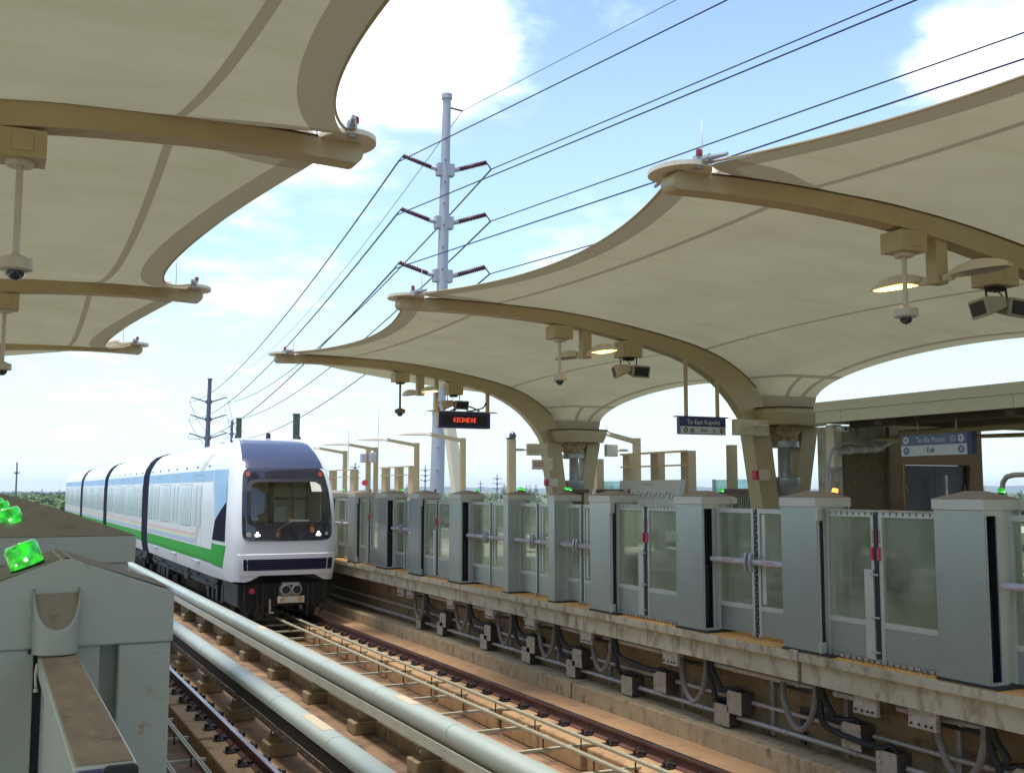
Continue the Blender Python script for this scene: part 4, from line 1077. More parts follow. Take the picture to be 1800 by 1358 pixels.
arrow_icon(o, (X-.042, 12.30, 2.49), .062, None, R(-45), 'slate', 'white', 'MX')
lift_icon(o, (X-.042, 12.45, 2.665), .10, 'white', 'MX')
for yy in (13.22, 12.42): b = MB(); b.tube([(X, yy, 2.752), (X, yy, 3.1)], .013, 6); b.build('hanger_rod', 'conduit', o)

# ---- boxes and alarms on the column legs
def leg_box(Y, x0, x1, z0, z1, name, label, cat, extra=None, dy=.23):
    o = thing(name, label, cat, ((x0+x1)/2, Y-dy, z0), local=False)
    b = MB(); b.box(x0, x1, Y-dy-.14, Y-dy-.002, z0, z1, 0, .01); b.build('housing', 'cream', o)
    if extra: extra(o, Y-dy-.145)
    return o
def spot(xc, zc, s=1):
    def f(o, y):
        b = MB(); b.tube([(xc, y, zc), (xc+.05*s, y-.10, zc)], .02, 8); b.box(xc-.15, xc+.12, y-.22, y-.10, zc-.03, zc+.03, 0, .012); b.build('flood_light', 'palehead', o)
        b = MB(); b.box(xc-.30*s-.03, xc-.30*s+.05, y-.02, y, zc-.07, zc+.07, 0, .004); b.build('cover_plate', 'cream', o)
    return f
leg_box(16.65, 12.53, 13.30, 2.86, 3.16, 'light_box', 'cream box with flood light directly right of the East Kapolei sign', 'light fitting', spot(13.0, 3.04))
leg_box(25.05, 12.43, 12.98, 2.72, 3.02, 'light_box', 'cream box with flood light above the EXIT sign on the farthest column', 'light fitting', spot(12.7, 2.88))
leg_box(25.05, 14.75, 15.1, 2.72, 3.04, 'light_box', 'cream box with a lamp arm on the right side of the farthest column', 'light fitting', lambda o, y: MB().tube([(15.1, y+.07, 2.88), (15.2, y+.07, 2.88), (15.24, y+.07, 2.9)], .02, 6).box(15.2, 15.42, y, y+.14, 2.86, 2.93, 0, .02).build('lamp_arm', 'conduit', o))
b = MB(); b.tube([(12.43, 24.85, 2.86), (12.33, 24.8, 2.86)], .02, 6); b.box(12.08, 12.33, 24.72, 24.88, 2.83, 2.89, 0, .02)
tag(b.build('flood_light', 'palehead'), 'small pale flood light on an arm left of the farthest column', 'light fitting')
o = thing('exit_sign', 'small grey box sign with red EXIT letters on the farthest column', 'sign', (12.8, 24.7, 2.36), local=False)
b = MB(); b.box(12.55, 12.88, 24.66, 24.74, 2.36, 2.61, 0, .006); b.box(12.88, 13.13, 24.68, 24.80, 2.33, 2.66, 0, .008); b.build('housing', 'cream', o)
text('exit_text', 'EXIT', .17, 'redpaint', FACE_MY, (12.72, 24.655, 2.485), o, sx=.8)
def siren(x, y, z, label):
    o = thing('fire_alarm', label, 'alarm', (x, y, z), 'red fire alarms on the columns', local=False)
    b = MB(); b.box(x, x+.28, y-.05, y+.05, z-.10, z+.10, 0, .01); b.build('back_box', 'cream', o)
    b = MB(); b.prism([(x-.09, z-.05), (x-.07, z-.09), (x-.002, z-.09), (x-.002, z+.09), (x-.07, z+.09), (x-.09, z+.05)], 'y', y-.07, y+.04); b.build('red_horn', 'redpaint', o)
siren(13.05, 16.36, 2.12, 'red fire alarm on a cream box, left leg of the middle column'); siren(13.0, 24.72, 2.03, 'red fire alarm on a cream box, left leg of the farthest column')
# ================================================================== TRAIN
TX, HW = 6.72, 1.385
def side_prof():          # (half width, z) from skirt to roof centre
    return [(1.30,-.41),(1.345,-.20),(1.375,.05),(1.385,.45),(1.385,1.2),(1.375,1.9),(1.345,2.36),(1.27,2.60),(1.12,2.86),(.93,3.04),(.62,3.15),(.3,3.19),(0,3.20)]
def Xs(z, s=-1, off=0):
    P = side_prof()
    for (a, za), (b_, zb) in zip(P, P[1:]):
        if z <= zb: t = (z-za)/(zb-za); return TX + s*(a + (b_-a)*t + off)
    return TX
train = thing('metro_train', 'white metro train with green and rainbow stripes and glossy black front', 'train', (TX, 26.4, -1.33), local=False)
PR = side_prof()
full = [(TX - w, z) for w, z in PR] + [(TX + w, z) for w, z in PR[::-1][1:]]
CARS = [(28.9, 41.7), (42.7, 56.5), (57.5, 71.3), (72.3, 87.0)]
def ribbon(b, path, off, s=-1, mi=0):
    """path [(y, z0, z1)...] laid on the body side"""
    vs = []
    for y, z0, z1 in path: vs += [(Xs(z0, s, off), y, z0), (Xs(z1, s, off), y, z1)]
    b.add(vs, [(2*i, 2*i+1, 2*i+3, 2*i+2) for i in range(len(path)-1)], mi)
def rect(b, y0, y1, z0, z1, off, s=-1, mi=0):
    zs = [z0] + [z for _, z in PR if z0 < z < z1] + [z1]
    vs = []
    for z in zs: vs += [(Xs(z, s, off), y0, z), (Xs(z, s, off), y1, z)]
    b.add(vs, [(2*i, 2*i+1, 2*i+3, 2*i+2) for i in range(len(zs)-1)], mi)
for ci, (ya, yb) in enumerate(CARS):
    b = MB(); b.prism(full, 'y', ya, yb, 0, True)
    car = b.build('car_body', 'train', train)
    md = car.modifiers.new('es', 'EDGE_SPLIT'); md.split_angle = R(40)
    b = MB(); y1_ = yb; y0_ = ya if ci else 28.45
    for s in (-1, 1): rect(b, ya, y1_, -.06, .30, .004, s)
    b.build('green_stripe', 'train_green', car, fix=False)
    b = MB(); yf = ya if ci else 31.6
    for s in (-1, 1):
        for k in range(6): rect(b, yf, y1_, .36+k*.045, .405+k*.045, .004, s, k)
    if ci == 0:
        # stripes sweep up in front of the first door and over the roof edge
        for k in range(6):
            r0 = .62 - k*.045; r1 = r0 - .045; cy, cz = 31.6, .98
            vs = []
            for q in range(13):
                a = -pi/2 - (pi/2)*q/12
                for r_ in (r0, r1):
                    y = cy + r_*cos(a)*1.3; z = cz + r_*sin(a); vs.append((Xs(z, -1, .004), y, z))
            b.add(vs, [(2*i, 2*i+1, 2*i+3, 2*i+2) for i in range(12)], k)
            vs = []
            for q in range(10):
                t = q/9; z = 2.30 + t*.88; yy = 31.2 - t*1.15 - k*.11
                for dy in (0, -.11): vs.append((Xs(z, -1, .004), yy+dy, z))
            b.add(vs, [(2*i, 2*i+1, 2*i+3, 2*i+2) for i in range(9)], k)
    b.build('rainbow_stripe', ['st_violet','st_blue','st_green','st_yellow','st_orange','st_red'], car, fix=False)
    b = MB()
    for s in (-1, 1): rect(b, ya if ci else 29.0, y1_, 2.06, 2.36, .004, s)
    b.build('blue_band', 'train_blue', car, fix=False)
    # doors and windows
    L = yb - ya
    if ci == 0: doors = [31.2, 35.2, 39.3]; wins = [(32.2, 34.2), (36.2, 38.3), (40.25, 41.3)]
    else:
        doors = [ya+L*f for f in (.17, .5, .83)]; wins = [(ya+L*.235, ya+L*.43), (ya+L*.565, ya+L*.76), (ya+.4, ya+L*.105), (ya+L*.90, yb-.3)]
    for s in (-1, 1):
        for (a, c) in wins:
            bf = MB(); rect(bf, a-.03, c+.03, .80, 2.01, .003, s); rect(bf, (a+c)/2-.015, (a+c)/2+.015, .83, 1.98, .009, s); rect(bf, a+(c-a)*.25-.01, a+(c-a)*.25+.01, .83, 1.98, .009, s)
            wf = bf.build('window_frame', 'train_grey', car, fix=False)
            bw = MB(); rect(bw, a, c, .83, 1.98, .006, s); bw.build('window', 'train_win', wf, fix=False)
    for dc in doors:
        for s in (-1, 1):
            b = MB()
            for yy in (dc-.72, dc-.01, dc+.70): rect(b, yy, yy+.022, -.05, 2.28, .009, s)
            rect(b, dc-.70, dc+.70, 2.26, 2.285, .009, s)
            b.box(Xs(-.16, s), Xs(-.16, s)+s*.05, dc-.45, dc+.45, -.17, -.10)
            dr = b.build('door', 'train_grey', car, fix=False)
            b = MB()
            for q in (-1, 1): rect(b, dc+q*.36-.22, dc+q*.36+.22, .83, 1.98, .007, s)
            b.build('door_window', 'train_win', dr, fix=False)
    # roof bits
    for k in range(7):
        b = MB(); y = ya + L*(k+.5)/7; b.box(Xs(2.50)-.03, Xs(2.50)+.02, y-.06, y+.06, 2.45, 2.50); b.build('roof_lug', 'navy', car)
    # bogies and underframe
    b = MB(); b.box(TX-1.15, TX+1.15, ya+.3, yb-.3, -.75, -.43)
    for q in range(9):
        yy = ya + 1 + q*(L-2)/8; w_ = random.uniform(.15,.55); b.box(TX-random.uniform(1.0,1.25), TX-.5, yy-w_+random.uniform(-.2,.2), yy+w_*.6, -.62-random.uniform(0,.35), -.45, 0, .03); b.tube([(TX-1.2, yy-.8, -.5-random.uniform(0,.2)), (TX-1.15, yy+.9, -.55-random.uniform(0,.25))], .025, 6)
    b.build('underframe', 'dark', car)
    for yy in (ya+2.4 if ci else ya+.8, yb-2.6):
        b = MB(); b.box(TX-1.02, TX-.86, yy-1.3, yy+1.3, -.98, -.72, 0, .04); b.box(TX+.86, TX+1.02, yy-1.3, yy+1.3, -.98, -.72, 0, .04)
        b.lathe([(.10,-.7),(.10,-.45)], (TX-.94, yy-.2, 0), 10)
        for dy in (-.95, -.2, .35, 1.0): b.box(TX-1.12, TX-1.03, yy+dy-.12, yy+dy+.12, -1.08, -.6, 0, .02)
        bg = b.build('bogie', 'dark', car)
        for dy in (-.95, .95):
            for s in (-1, 1):
                b = MB(); b.lathe([(.14,-.065),(.36,-.065),(.36,.06),(.40,.065),(.40,.075),(.14,.075)], (0,0,0), 28, rot=Matrix.Rotation(R(90*s), 3, 'Y'))
                w = b.build('wheel', 'galv', bg); w.location = Vector((TX+s*.76, yy+dy, -.93))
                w.data.materials[0] = M['dark']
    if ci < 3:
        g = MB(); g.prism([(TX + (x-TX)*1.006, z*1.004) for x, z in full], 'y', yb-.30, CARS[ci+1][0]+.30, 0); g.build('gangway_gaiter', 'gaiter', train)
# ---- nose: lofted shell from the car end to the raked front
ZR = [-.40,-.20,.02,.22,.45,.62,.80,.98,1.5,2.08,2.2,2.36,2.60,2.80,2.95,3.06,3.15,3.19]
def yfront(z):
    T = [(-.5,26.46),(.1,26.40),(.62,26.40),(1.2,26.47),(1.8,26.64),(2.34,26.95),(2.6,27.2),(2.8,27.5),(2.95,27.8),(3.06,28.05),(3.15,28.35),(3.2,28.6)]
    for (a, ya), (b_, yb) in zip(T, T[1:]):
        if z <= b_: return ya + (yb-ya)*(z-a)/(b_-a)
    return 28.6
def whalf(z):
    T = [(-.5,1.20),(0,1.26),(.6,1.29),(1.2,1.285),(1.8,1.25),(2.34,1.18),(2.6,1.13),(2.8,1.08),(2.95,1.04),(3.06,1.0),(3.15,.96),(3.2,.94)]
    for (a, ya), (b_, yb) in zip(T, T[1:]):
        if z <= b_: return ya + (yb-ya)*(z-a)/(b_-a)
    return .85
def body_half(z):
    for (a, za), (b_, zb) in zip(PR, PR[1:]):
        if z <= zb+1e-6: return a + (b_-a)*(z-za)/(zb-za)
    return 0
def nose_pt(s, z, off=0):
    """s in -1..1 across the front face"""
    w = whalf(z); c = .10*s*s + .42*max(0, abs(s)-.80)**2/.04*.5
    return (TX + s*(w+off*.5), yfront(z) + c - off, z)
cols = [-1,-.96,-.90,-.83,-.74,-.5,-.25,0,.25,.5,.74,.83,.90,.96,1]
b = MB()
def arch(s):   # lower edge of the front, arched in the middle
    a = abs(s); return -.37 + (.17 if a < .55 else .17*max(0, 1-(a-.55)/.22) if a < .77 else 0)
rows = []
for z in ZR:
    row = []
    for s in cols:
        zz = max(z, arch(s)) if z < .02 else z
        row.append(nose_pt(s, zz))
    rows.append(row)
# side returns back to the car body
def side_pts(z, s):
    p = nose_pt(s, z); w2 = max(body_half(z), whalf(z) if z < 3.0 else .6); q = (TX + s*w2, 28.92, z)
    if z > 3.0: q = (TX + s*min(body_half(z) if body_half(z) > 0 else .1, 1), 28.92, z)
    out = []
    for t in (.12, .3, .5, .75, 1): 
        e = sin(t*pi/2); out.append((p[0] + (q[0]-p[0])*e, p[1] + (q[1]-p[1])*t, z))
    return out
allrows = []
for z, row in zip(ZR, rows): allrows.append(side_pts(max(z,-.40), -1)[::-1] + row + side_pts(max(z,-.40), 1))
W_ = len(allrows[0]); vs = sum(allrows, [])
b.add(vs, [(i*W_+j, i*W_+j+1, (i+1)*W_+j+1, (i+1)*W_+j) for i in range(len(ZR)-1) for j in range(W_-1)
  if not (.97 < ZR[i] < 2.07 and abs((allrows[i][j][0]+allrows[i][j+1][0])/2 - TX) < .92 and allrows[i][j][1] < 27.2)], 0, True)
b.add(allrows[-1], [tuple(range(W_))], 0)
nose = b.build('nose_shell', 'train', train)
md = nose.modifiers.new('es', 'EDGE_SPLIT'); md.split_angle = R(32)
def nose_panel(name, s0, s1, z0, z1, off, mat, parent, ns_=12, nz=10, corner=0, smooth=True):
    b = MB()
    def P(u, v):
        z = z0 + (z1-z0)*v; s = s0 + (s1-s0)*u
        if corner:
            # superellipse rounding
            a, c = 2*u-1, 2*v-1; k = max(abs(a), abs(c)); 
            if k > 1e-6:
                n_ = (abs(a)**corner + abs(c)**corner)**(1/corner); a, c = a*k/n_, c*k/n_
            s = s0 + (s1-s0)*(a+1)/2; z = z0 + (z1-z0)*(c+1)/2
        return nose_pt(s, z, off)
    b.grid(P, ns_, nz, 0, smooth); return b.build(name, mat, parent, fix=False)

def superell(a, c, n_):
    k = max(abs(a), abs(c))
    if k < 1e-6: return a, c
    q = (abs(a)**n_ + abs(c)**n_)**(1/n_); return a*k/q, c*k/q
WS, WZ0, WZ1 = .735, .99, 2.07
b = MB(); nu, nv = 56, 44
def mp(u, v):
    a, c = superell(2*u-1, 2*v-1, 11); return .865*a, .60 + 1.80*(c+1)/2
pts = [nose_pt(*mp(i/nu, j/nv), .010) for i in range(nu+1) for j in range(nv+1)]
fs = []
for i in range(nu):
    for j in range(nv):
        s_, z_ = mp((i+.5)/nu, (j+.5)/nv)
        if abs(s_) < WS-.01 and WZ0+.02 < z_ < WZ1-.02: continue
        fs.append((i*(nv+1)+j, (i+1)*(nv+1)+j, (i+1)*(nv+1)+j+1, i*(nv+1)+j+1))
b.add(pts, fs, 0, True); mask = b.build('front_mask', 'mask', train, fix=False)
def ringpt(k, n, sc, off):
    a = 2*pi*k/n; ca, sa = cos(a), sin(a); m_ = max(abs(ca), abs(sa)); x, z = superell(ca/m_, sa/m_, 9)
    return nose_pt(x*WS*(1+(sc-1)), (WZ0+WZ1)/2 + z*(WZ1-WZ0)/2*(1+(sc-1)*1.4), off)
b = MB(); n = 72
b.add([ringpt(k, n, .955, .014) for k in range(n)] + [ringpt(k, n, 1.06, .016) for k in range(n)], [(k, (k+1) % n, n+(k+1) % n, n+k) for k in range(n)])
b.build('window_seal', 'black', mask, fix=False)
b = MB(); b.grid(lambda u, v: nose_pt(-WS*1.0 + 2*WS*u, WZ0-.0 + (WZ1-WZ0)*v, .012), 14, 10); b.build('windshield', 'windshield', mask, fix=False)
vis = nose_panel('visor', -.872, .872, 2.385, 3.17, .013, 'visor', train, 18, 16)
# interior seen through the windshield
b = MB(); b.box(TX-1.0, TX+1.0, 28.6, 28.66, .5, 2.3); b.box(TX-1.05, TX-1.0, 27.2, 28.6, .5, 2.3); b.box(TX+1.0, TX+1.05, 27.2, 28.6, .5, 2.3)
it = b.build('cab_partition', 'interior', train)
b = MB(); b.box(TX-.95, TX-.62, 28.5, 28.58, .7, 2.0, 0, .03); b.box(TX-.58, TX-.30, 28.4, 28.58, .7, 2.05, 0, .03); b.box(TX+.60, TX+.92, 28.3, 28.5, .8, 2.1, 0, .03); b.build('white_panel', 'interior_l', it)
b = MB(); b.box(TX-.05, TX+.32, 27.9, 28.1, 1.0, 1.45, 0, .05); b.box(TX-.0, TX+.25, 28.0, 28.1, 1.46, 1.62, 0, .04); b.build('driver_seat', 'interior_l', it)
b = MB(); b.box(TX-.98, TX+.98, 26.75, 27.4, .55, 1.02, 0, .03); b.box(TX+.0, TX+.75, 27.45, 27.9, 1.60, 1.66, 0, .01); b.box(TX-.32, TX-.18, 27.2, 27.3, 1.0, 2.1, 0, .02); b.build('driver_console', 'dark', it)
b = MB(); b.box(TX+.12, TX+.62, 26.80, 27.1, 1.021, 1.10, 0, .02); b.build('console_papers', 'interior_l', it)
def disc(name, s, z, r_, mat, parent, off=.02, sz=1):
    b = MB(); c = Vector(nose_pt(s, z, off)); n = 20
    b.add([(c.x + r_*sz*cos(2*pi*k/n), nose_pt(s + r_*cos(2*pi*k/n)/1.28, z + r_*sin(2*pi*k/n), off)[1], c.z + r_*sin(2*pi*k/n)) for k in range(n)], [tuple(range(n))])
    return b.build(name, mat, parent, fix=False)
for s_ in (-1, 1):
    disc('headlight', s_*.60, .75, .034, 'head_on', mask, .022); disc('headlight', s_*.555, .745, .026, 'head_on', mask, .022); disc('headlight', s_*.58, .80, .024, 'head_on', mask, .022)
    disc('lamp_rim', s_*.74, .77, .085 if s_ < 0 else .055, 'dark', mask, .02); disc('lamp_lens', s_*.74, .77, .065 if s_ < 0 else .04, 'train_grey', mask, .024)
    nose_panel('marker_light', s_*.76-.04, s_*.76+.04, 2.18, 2.29, .02, 'redlamp', mask, 2, 2)
nose_panel('lower_windshield_line', -.84, .84, .905, .915, .0135, 'black', mask, 8, 1)
nose_panel('paper_notice', .50, .71, 1.80, 2.04, .0145, 'interior_l', mask, 2, 2)
nose_panel('orange_object', .42, .50, .80, 1.0, .0145, 'lamp_off_orange', mask, 2, 2)
b = MB(); b.tube([nose_pt(-.22, .86, .05), nose_pt(.02, 1.04, .05), nose_pt(.12, 1.07, .05)], .014, 6); b.tube([nose_pt(-.24, .83, .06), nose_pt(-.20, .88, .06)], .022, 6); b.tube([nose_pt(.02, 1.05, .05), nose_pt(.40, 1.06, .045), nose_pt(.55, 1.04, .04)], .010, 6)
b.build('wiper', 'black', mask)
# grille and lower fairing
gr = nose_panel('grille_frame', -.93, .93, -.22, .28, .030, 'train', train, 12, 6)
b = MB()
for s_ in (-.93, .93):
    pts = [nose_pt(s_, z, .030) for z in (-.22, .28)] + [nose_pt(s_, z, -.01) for z in (.28, -.22)]; b.add(pts, [(0,1,2,3)])
p0 = [nose_pt(-.93+1.86*k/12, .28, .030) for k in range(13)]; p1 = [nose_pt(-.93+1.86*k/12, .31, -.02) for k in range(13)]
b.add(p0+p1, [(k, k+1, 13+k+1, 13+k) for k in range(12)]); b.build('grille_edge', 'train', gr, fix=False)
g2 = nose_panel('grille', -.84, .88, -.10, .17, .034, 'gaiter', gr, 12, 4)
b = MB()
for q in range(5):
    z = -.08 + q*.05; b.add([nose_pt(-.80+1.64*k/12, z, .040) for k in range(13)] + [nose_pt(-.80+1.64*k/12, z+.018, .046) for k in range(13)], [(k, k+1, 14+k, 13+k) for k in range(12)])
b.build('grille_louvre', 'navy', g2, fix=False)
# green panel on the nose side and dark side window
b = MB()
def nose_side(y, z, off=.006):
    p = side_pts(z, -1); pts = [nose_pt(-1, z)] + p
    for a, c in zip(pts, pts[1:]):
        if y <= c[1]: t = max(0, (y-a[1])/(c[1]-a[1]+1e-9)); return (a[0] + (c[0]-a[0])*t - off, y, z)
    return (TX-body_half(z)-off, y, z)
def nspoly(name, yz, mat, parent, off=.008, n_=6):
    b = MB(); (a, b_, c, d) = yz
    def P(u, v):
        y = (a[0]*(1-u)+b_[0]*u)*(1-v) + (d[0]*(1-u)+c[0]*u)*v; z = (a[1]*(1-u)+b_[1]*u)*(1-v) + (d[1]*(1-u)+c[1]*u)*v
        return nose_side(y, z, off)
    b.grid(P, n_, n_); return b.build(name, mat, parent, fix=False)
nspoly('green_nose_panel', [(27.75,-.10),(28.92,-.08),(28.92,.47),(27.35,.47)], 'train_green', nose)
nspoly('side_window', [(27.42,.56),(28.85,.56),(28.55,1.05),(27.42,1.55)], 'gaiter', nose)
nspoly('blue_nose_panel', [(27.42,1.552),(28.55,1.06),(28.92,2.36),(27.65,2.36)], 'train_blue', nose, .007)
# horns / aerials on the roof corners
for s_, h_ in ((-.86, .10), (-.02, .16), (.86, .10)):
    p = Vector(nose_pt(s_, 3.17)); p.y += .25; b = MB(); b.prism([(p.y-.10, 3.18), (p.y+.10, 3.18), (p.y+.03, 3.19+h_), (p.y-.06, 3.16+h_)], 'x', p.x-.05, p.x+.05); b.build('roof_horn', 'dark', nose)
# coupler and front equipment
b = MB(); b.box(TX-.20+.1, TX+.20+.1, 26.55, 27.6, -.84, -.54, 0, .03)
for x_ in (-.135, .135): b.lathe([(.145,0),(.145,.10),(.13,.14),(.10,.15),(.095,.06),(.02,.05)], (TX+.1+x_, 26.56, -.58), 24, rot=Matrix.Rotation(R(90), 3, 'X'))
b.box(TX-.12, TX+.32, 26.43, 26.6, -.47, -.41, 0, .02)
cp = b.build('coupler', 'galv', train)
b = MB(); 
for x_ in (-.135, .135): b.lathe([(.10,0),(.10,.012),(.04,.014)], (TX+.1+x_, 26.44, -.58), 20, rot=Matrix.Rotation(R(90), 3, 'X'))
b.build('coupler_face', 'void', cp)
b = MB(); b.box(TX-.22, TX+.44, 26.47, 26.52, -.90, -.74, 0, .01); pl = b.build('coupler_board', 'interior_l', cp)
b = MB()
for x_ in (-.11, .33): b.lathe([(.055,0),(.055,.004)], (TX+x_, 26.466, -.82), 16, rot=Matrix.Rotation(R(90), 3, 'X'))
b.build('orange_reflector', 'tile', pl)
b = MB(); b.box(TX-1.1, TX+1.1, 26.9, 28.8, -1.0, -.46); b.box(TX-.98, TX-.60, 27.0, 27.5, -1.1, -.45, 0, .05); b.box(TX+.66, TX+.98, 27.0, 27.5, -1.1, -.45, 0, .05)
for s_ in (-1, 1):
    b.lathe([(.14,-.065),(.40,-.065),(.42,.0),(.40,.075),(.14,.075)], (TX+s_*.76, 27.25, -.92), 28, rot=Matrix.Rotation(R(90), 3, 'Y'))
    b.tube([(TX+s_*.95, 26.75, -.5), (TX+s_*1.0, 26.7, -.9), (TX+s_*.9, 26.7, -1.2)], .03, 6); b.box(TX+s_*.55-.03, TX+s_*.55+.03, 26.6, 26.7, -1.25, -.5)
for k in range(9): b.tube([(TX-1.0+k*.24, 26.55+random.uniform(0,.2), -.42), (TX-1.0+k*.24+random.uniform(-.1,.1), 26.6, -.75-random.uniform(0,.35))], .02, 6)
b.build('front_bogie', 'dark', train)
b = MB(); b.lathe([(.07,0),(.07,.05)], (TX-.82, 26.65, -.60), 12, rot=Matrix.Rotation(R(90), 3, 'X')); b.build('red_valve', 'redpaint', train)
b = MB(); b.box(TX-.42, TX-.38, 26.5, 26.55, -1.10, -.8); b.box(TX-.42, TX-.30, 26.5, 26.55, -1.14, -1.10); b.build('sand_pipe', 'box', train)
# ================================================================== BUILDING AT THE RIGHT
o = thing('station_building', 'flat-roofed concrete station building with dark double door behind the gates at the right', 'building', (15, 14, 0), local=False)
b = MB(); b.box(13.3, 22.5, -4, 14.95, 3.12, 3.36); b.box(13.28, 13.299, -4, 14.97, 3.30, 3.37)
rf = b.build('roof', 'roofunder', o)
b = MB()
for ya, yb in ((-4, 3.0), (3.01, 6.9), (6.91, 10.8), (10.81, 14.3), (14.31, 14.97)): b.box(13.25, 13.278, ya, yb, 3.02, 3.215)
b.box(13.24, 13.277, -4, 14.98, 3.222, 3.39); b.box(13.25, 22.5, 14.952, 14.98, 3.02, 3.39)
b.build('fascia', 'roofpale', rf)
b = MB()
for yy in (2, 5, 8, 11, 13.6): b.box(13.4, 22.3, yy-.08, yy+.08, 2.93, 3.118)
b.box(13.9, 14.1, -4, 14.8, 2.95, 3.117)
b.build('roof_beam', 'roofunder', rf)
b = MB()
b.tube([(14.9, 14.6, 2.86), (15.2, 9, 2.92), (15.2, 2, 2.92)], .06, 10); b.tube([(14.5, 14.9, 2.75), (16.2, 13.0, 2.80), (17, 6, 2.82)], .035, 8); b.tube([(15.6, 15, 2.80), (17.8, 11, 2.80)], .025, 8)
b.build('ceiling_pipe', 'beam', o)
b = MB(); b.box(13.88, 14.92, 15.0, 15.62, .0, 3.0); b.build('concrete_pier', 'bconc', o)
b = MB(); b.box(13.9, 14.93, 14.97, 14.998, 0, 2.55); b.box(14.92, 14.95, 14.9, 14.97, 0, 3.0); b.build('shaded_mottled_face', 'bshaded', o)  # pier face turned from the light, its shade put into the colour
b = MB(); b.box(14.96, 15.63, 15.25, 15.5, 0, 3.1); b.box(15.63, 17.35, 15.25, 15.5, 2.32, 3.1); b.box(17.35, 17.75, 15.25, 15.5, 0, 3.1)
b.box(15.61, 15.63, 15.2, 15.25, 0, 2.35); b.box(15.63, 17.35, 15.2, 15.25, 2.32, 2.35); b.box(17.35, 17.37, 15.2, 15.25, 0, 2.35)
b.build('wall', 'brown_wall', o)
for xa, xb in ((15.64, 16.485), (16.495, 17.34)):
    b = MB(); b.box(xa, xb, 15.30, 15.36, .01, 2.31); dr = b.build('door', 'door', o)
    b = MB(); xx = xa+.08 if xa < 16 else xb-.08; b.tube([(xx, 15.27, 1.75), (xx, 15.27, 1.95)], .012, 6); b.build('handle', 'conduit', dr)
b = MB(); b.box(16.47, 16.53, 15.02, 15.08, 0, 2.12); tag(b.build('door_post', 'galv'), 'thin pale upright post in front of the dark double door', 'post')
b = MB(); b.box(13.62, 13.80, 14.9, 15.1, 2.25, 3.01, 0); 
tag(b.build('corner_column', 'roofpale'), 'short pale column under the corner of the flat roof, left of the mottled wall', 'column')
# lilac pipe
o = thing('lagged_pipe', 'fat pale lilac pipe running across the mottled wall under the flat roof', 'pipe', (14.2, 14.9, 2.5), local=False)
b = MB(); pth = [(13.55, 14.80, 2.50), (13.75, 14.80, 2.53), (14.05, 14.80, 2.56), (14.40, 14.80, 2.575), (14.60, 14.80, 2.60), (14.84, 14.78, 2.73), (15.02, 14.78, 2.78)]
b.tube(pth, .062, 14); b.build('pipe', 'duct', o)
b = MB()
for p, q in ((pth[1], pth[2]), (pth[3], pth[4]), (pth[5], pth[6]), (pth[2], pth[3])):
    v = Vector(q)-Vector(p); m_ = Vector(p) + v*.4; b.tube([m_, m_ + v.normalized()*.05], .075, 14)
b.build('pipe_clamp', 'cream', o)
b = MB(); b.tube([pth[-1], (15.1, 14.8, 2.76), (15.6, 14.9, 2.72), (16.3, 15.1, 2.72)], .045, 10); b.build('brown_pipe', 'beam', o)
b = MB(); b.tube(bez([(14.0,14.75,2.66),(13.8,14.72,2.68),(13.5,14.72,2.62),(13.38,14.75,2.4),(13.36,14.8,2.0),(13.37,14.8,1.2)]), .026, 8); b.build('flexible_hose', 'duct', o)
b = MB(); b.tube(bez([(13.84,15.1,2.2),(13.74,15.1,2.12),(13.70,15.1,1.9),(13.72,15.1,1.6)]), .03, 8); b.lathe([(.045,1.5),(.045,1.62)], (13.72,15.1,0), 10)
tag(b.build('conduit_elbow', 'duct'), 'short curved lilac conduit ending beside the concrete lift tower', 'conduit')
o = thing('security_camera', 'small white box camera on the fascia corner above the mottled wall', 'camera', (13.4, 14.7, 2.85), local=False)
b = MB(); b.box(13.42, 13.60, 14.5, 14.62, 2.86, 2.96, 0, .01); b.tube([(13.35,14.6,2.9),(13.42,14.56,2.9)], .02, 6); b.build('camera_body', 'signwhite', o)
b = MB(); b.lathe([(.028,0),(.028,.01)], (13.53, 14.495, 2.91), 12, rot=Matrix.Rotation(R(90), 3, 'X')); b.build('lens', 'lens', o)
# tube handrail
o = thing('tube_handrail', 'pale galvanised tube handrail with dark top rail behind the nearest wide cabinet', 'handrail', (12.3, 9, 0), local=False)
b = MB(); X = 12.4
b.tube([(X,10.35,.0),(X,10.35,1.85),(X,10.33,1.95),(X,10.27,2.02),(X,10.15,2.045),(X,9.7,2.05)], .036, 10); b.tube([(X,9.55,0),(X,9.55,2.02)], .036, 10); b.tube([(X,9.45,0),(X,9.45,1.96),(X,9.40,2.03)], .03, 10)
b.build('upright', 'conduit', o)
b = MB(); b.tube([(X,9.75,2.06),(X,2,2.06)], .038, 10); b.box(X-.04, X+.04, 8.9, 9.3, 1.99, 2.03); b.build('top_rail', 'train_grey', o)

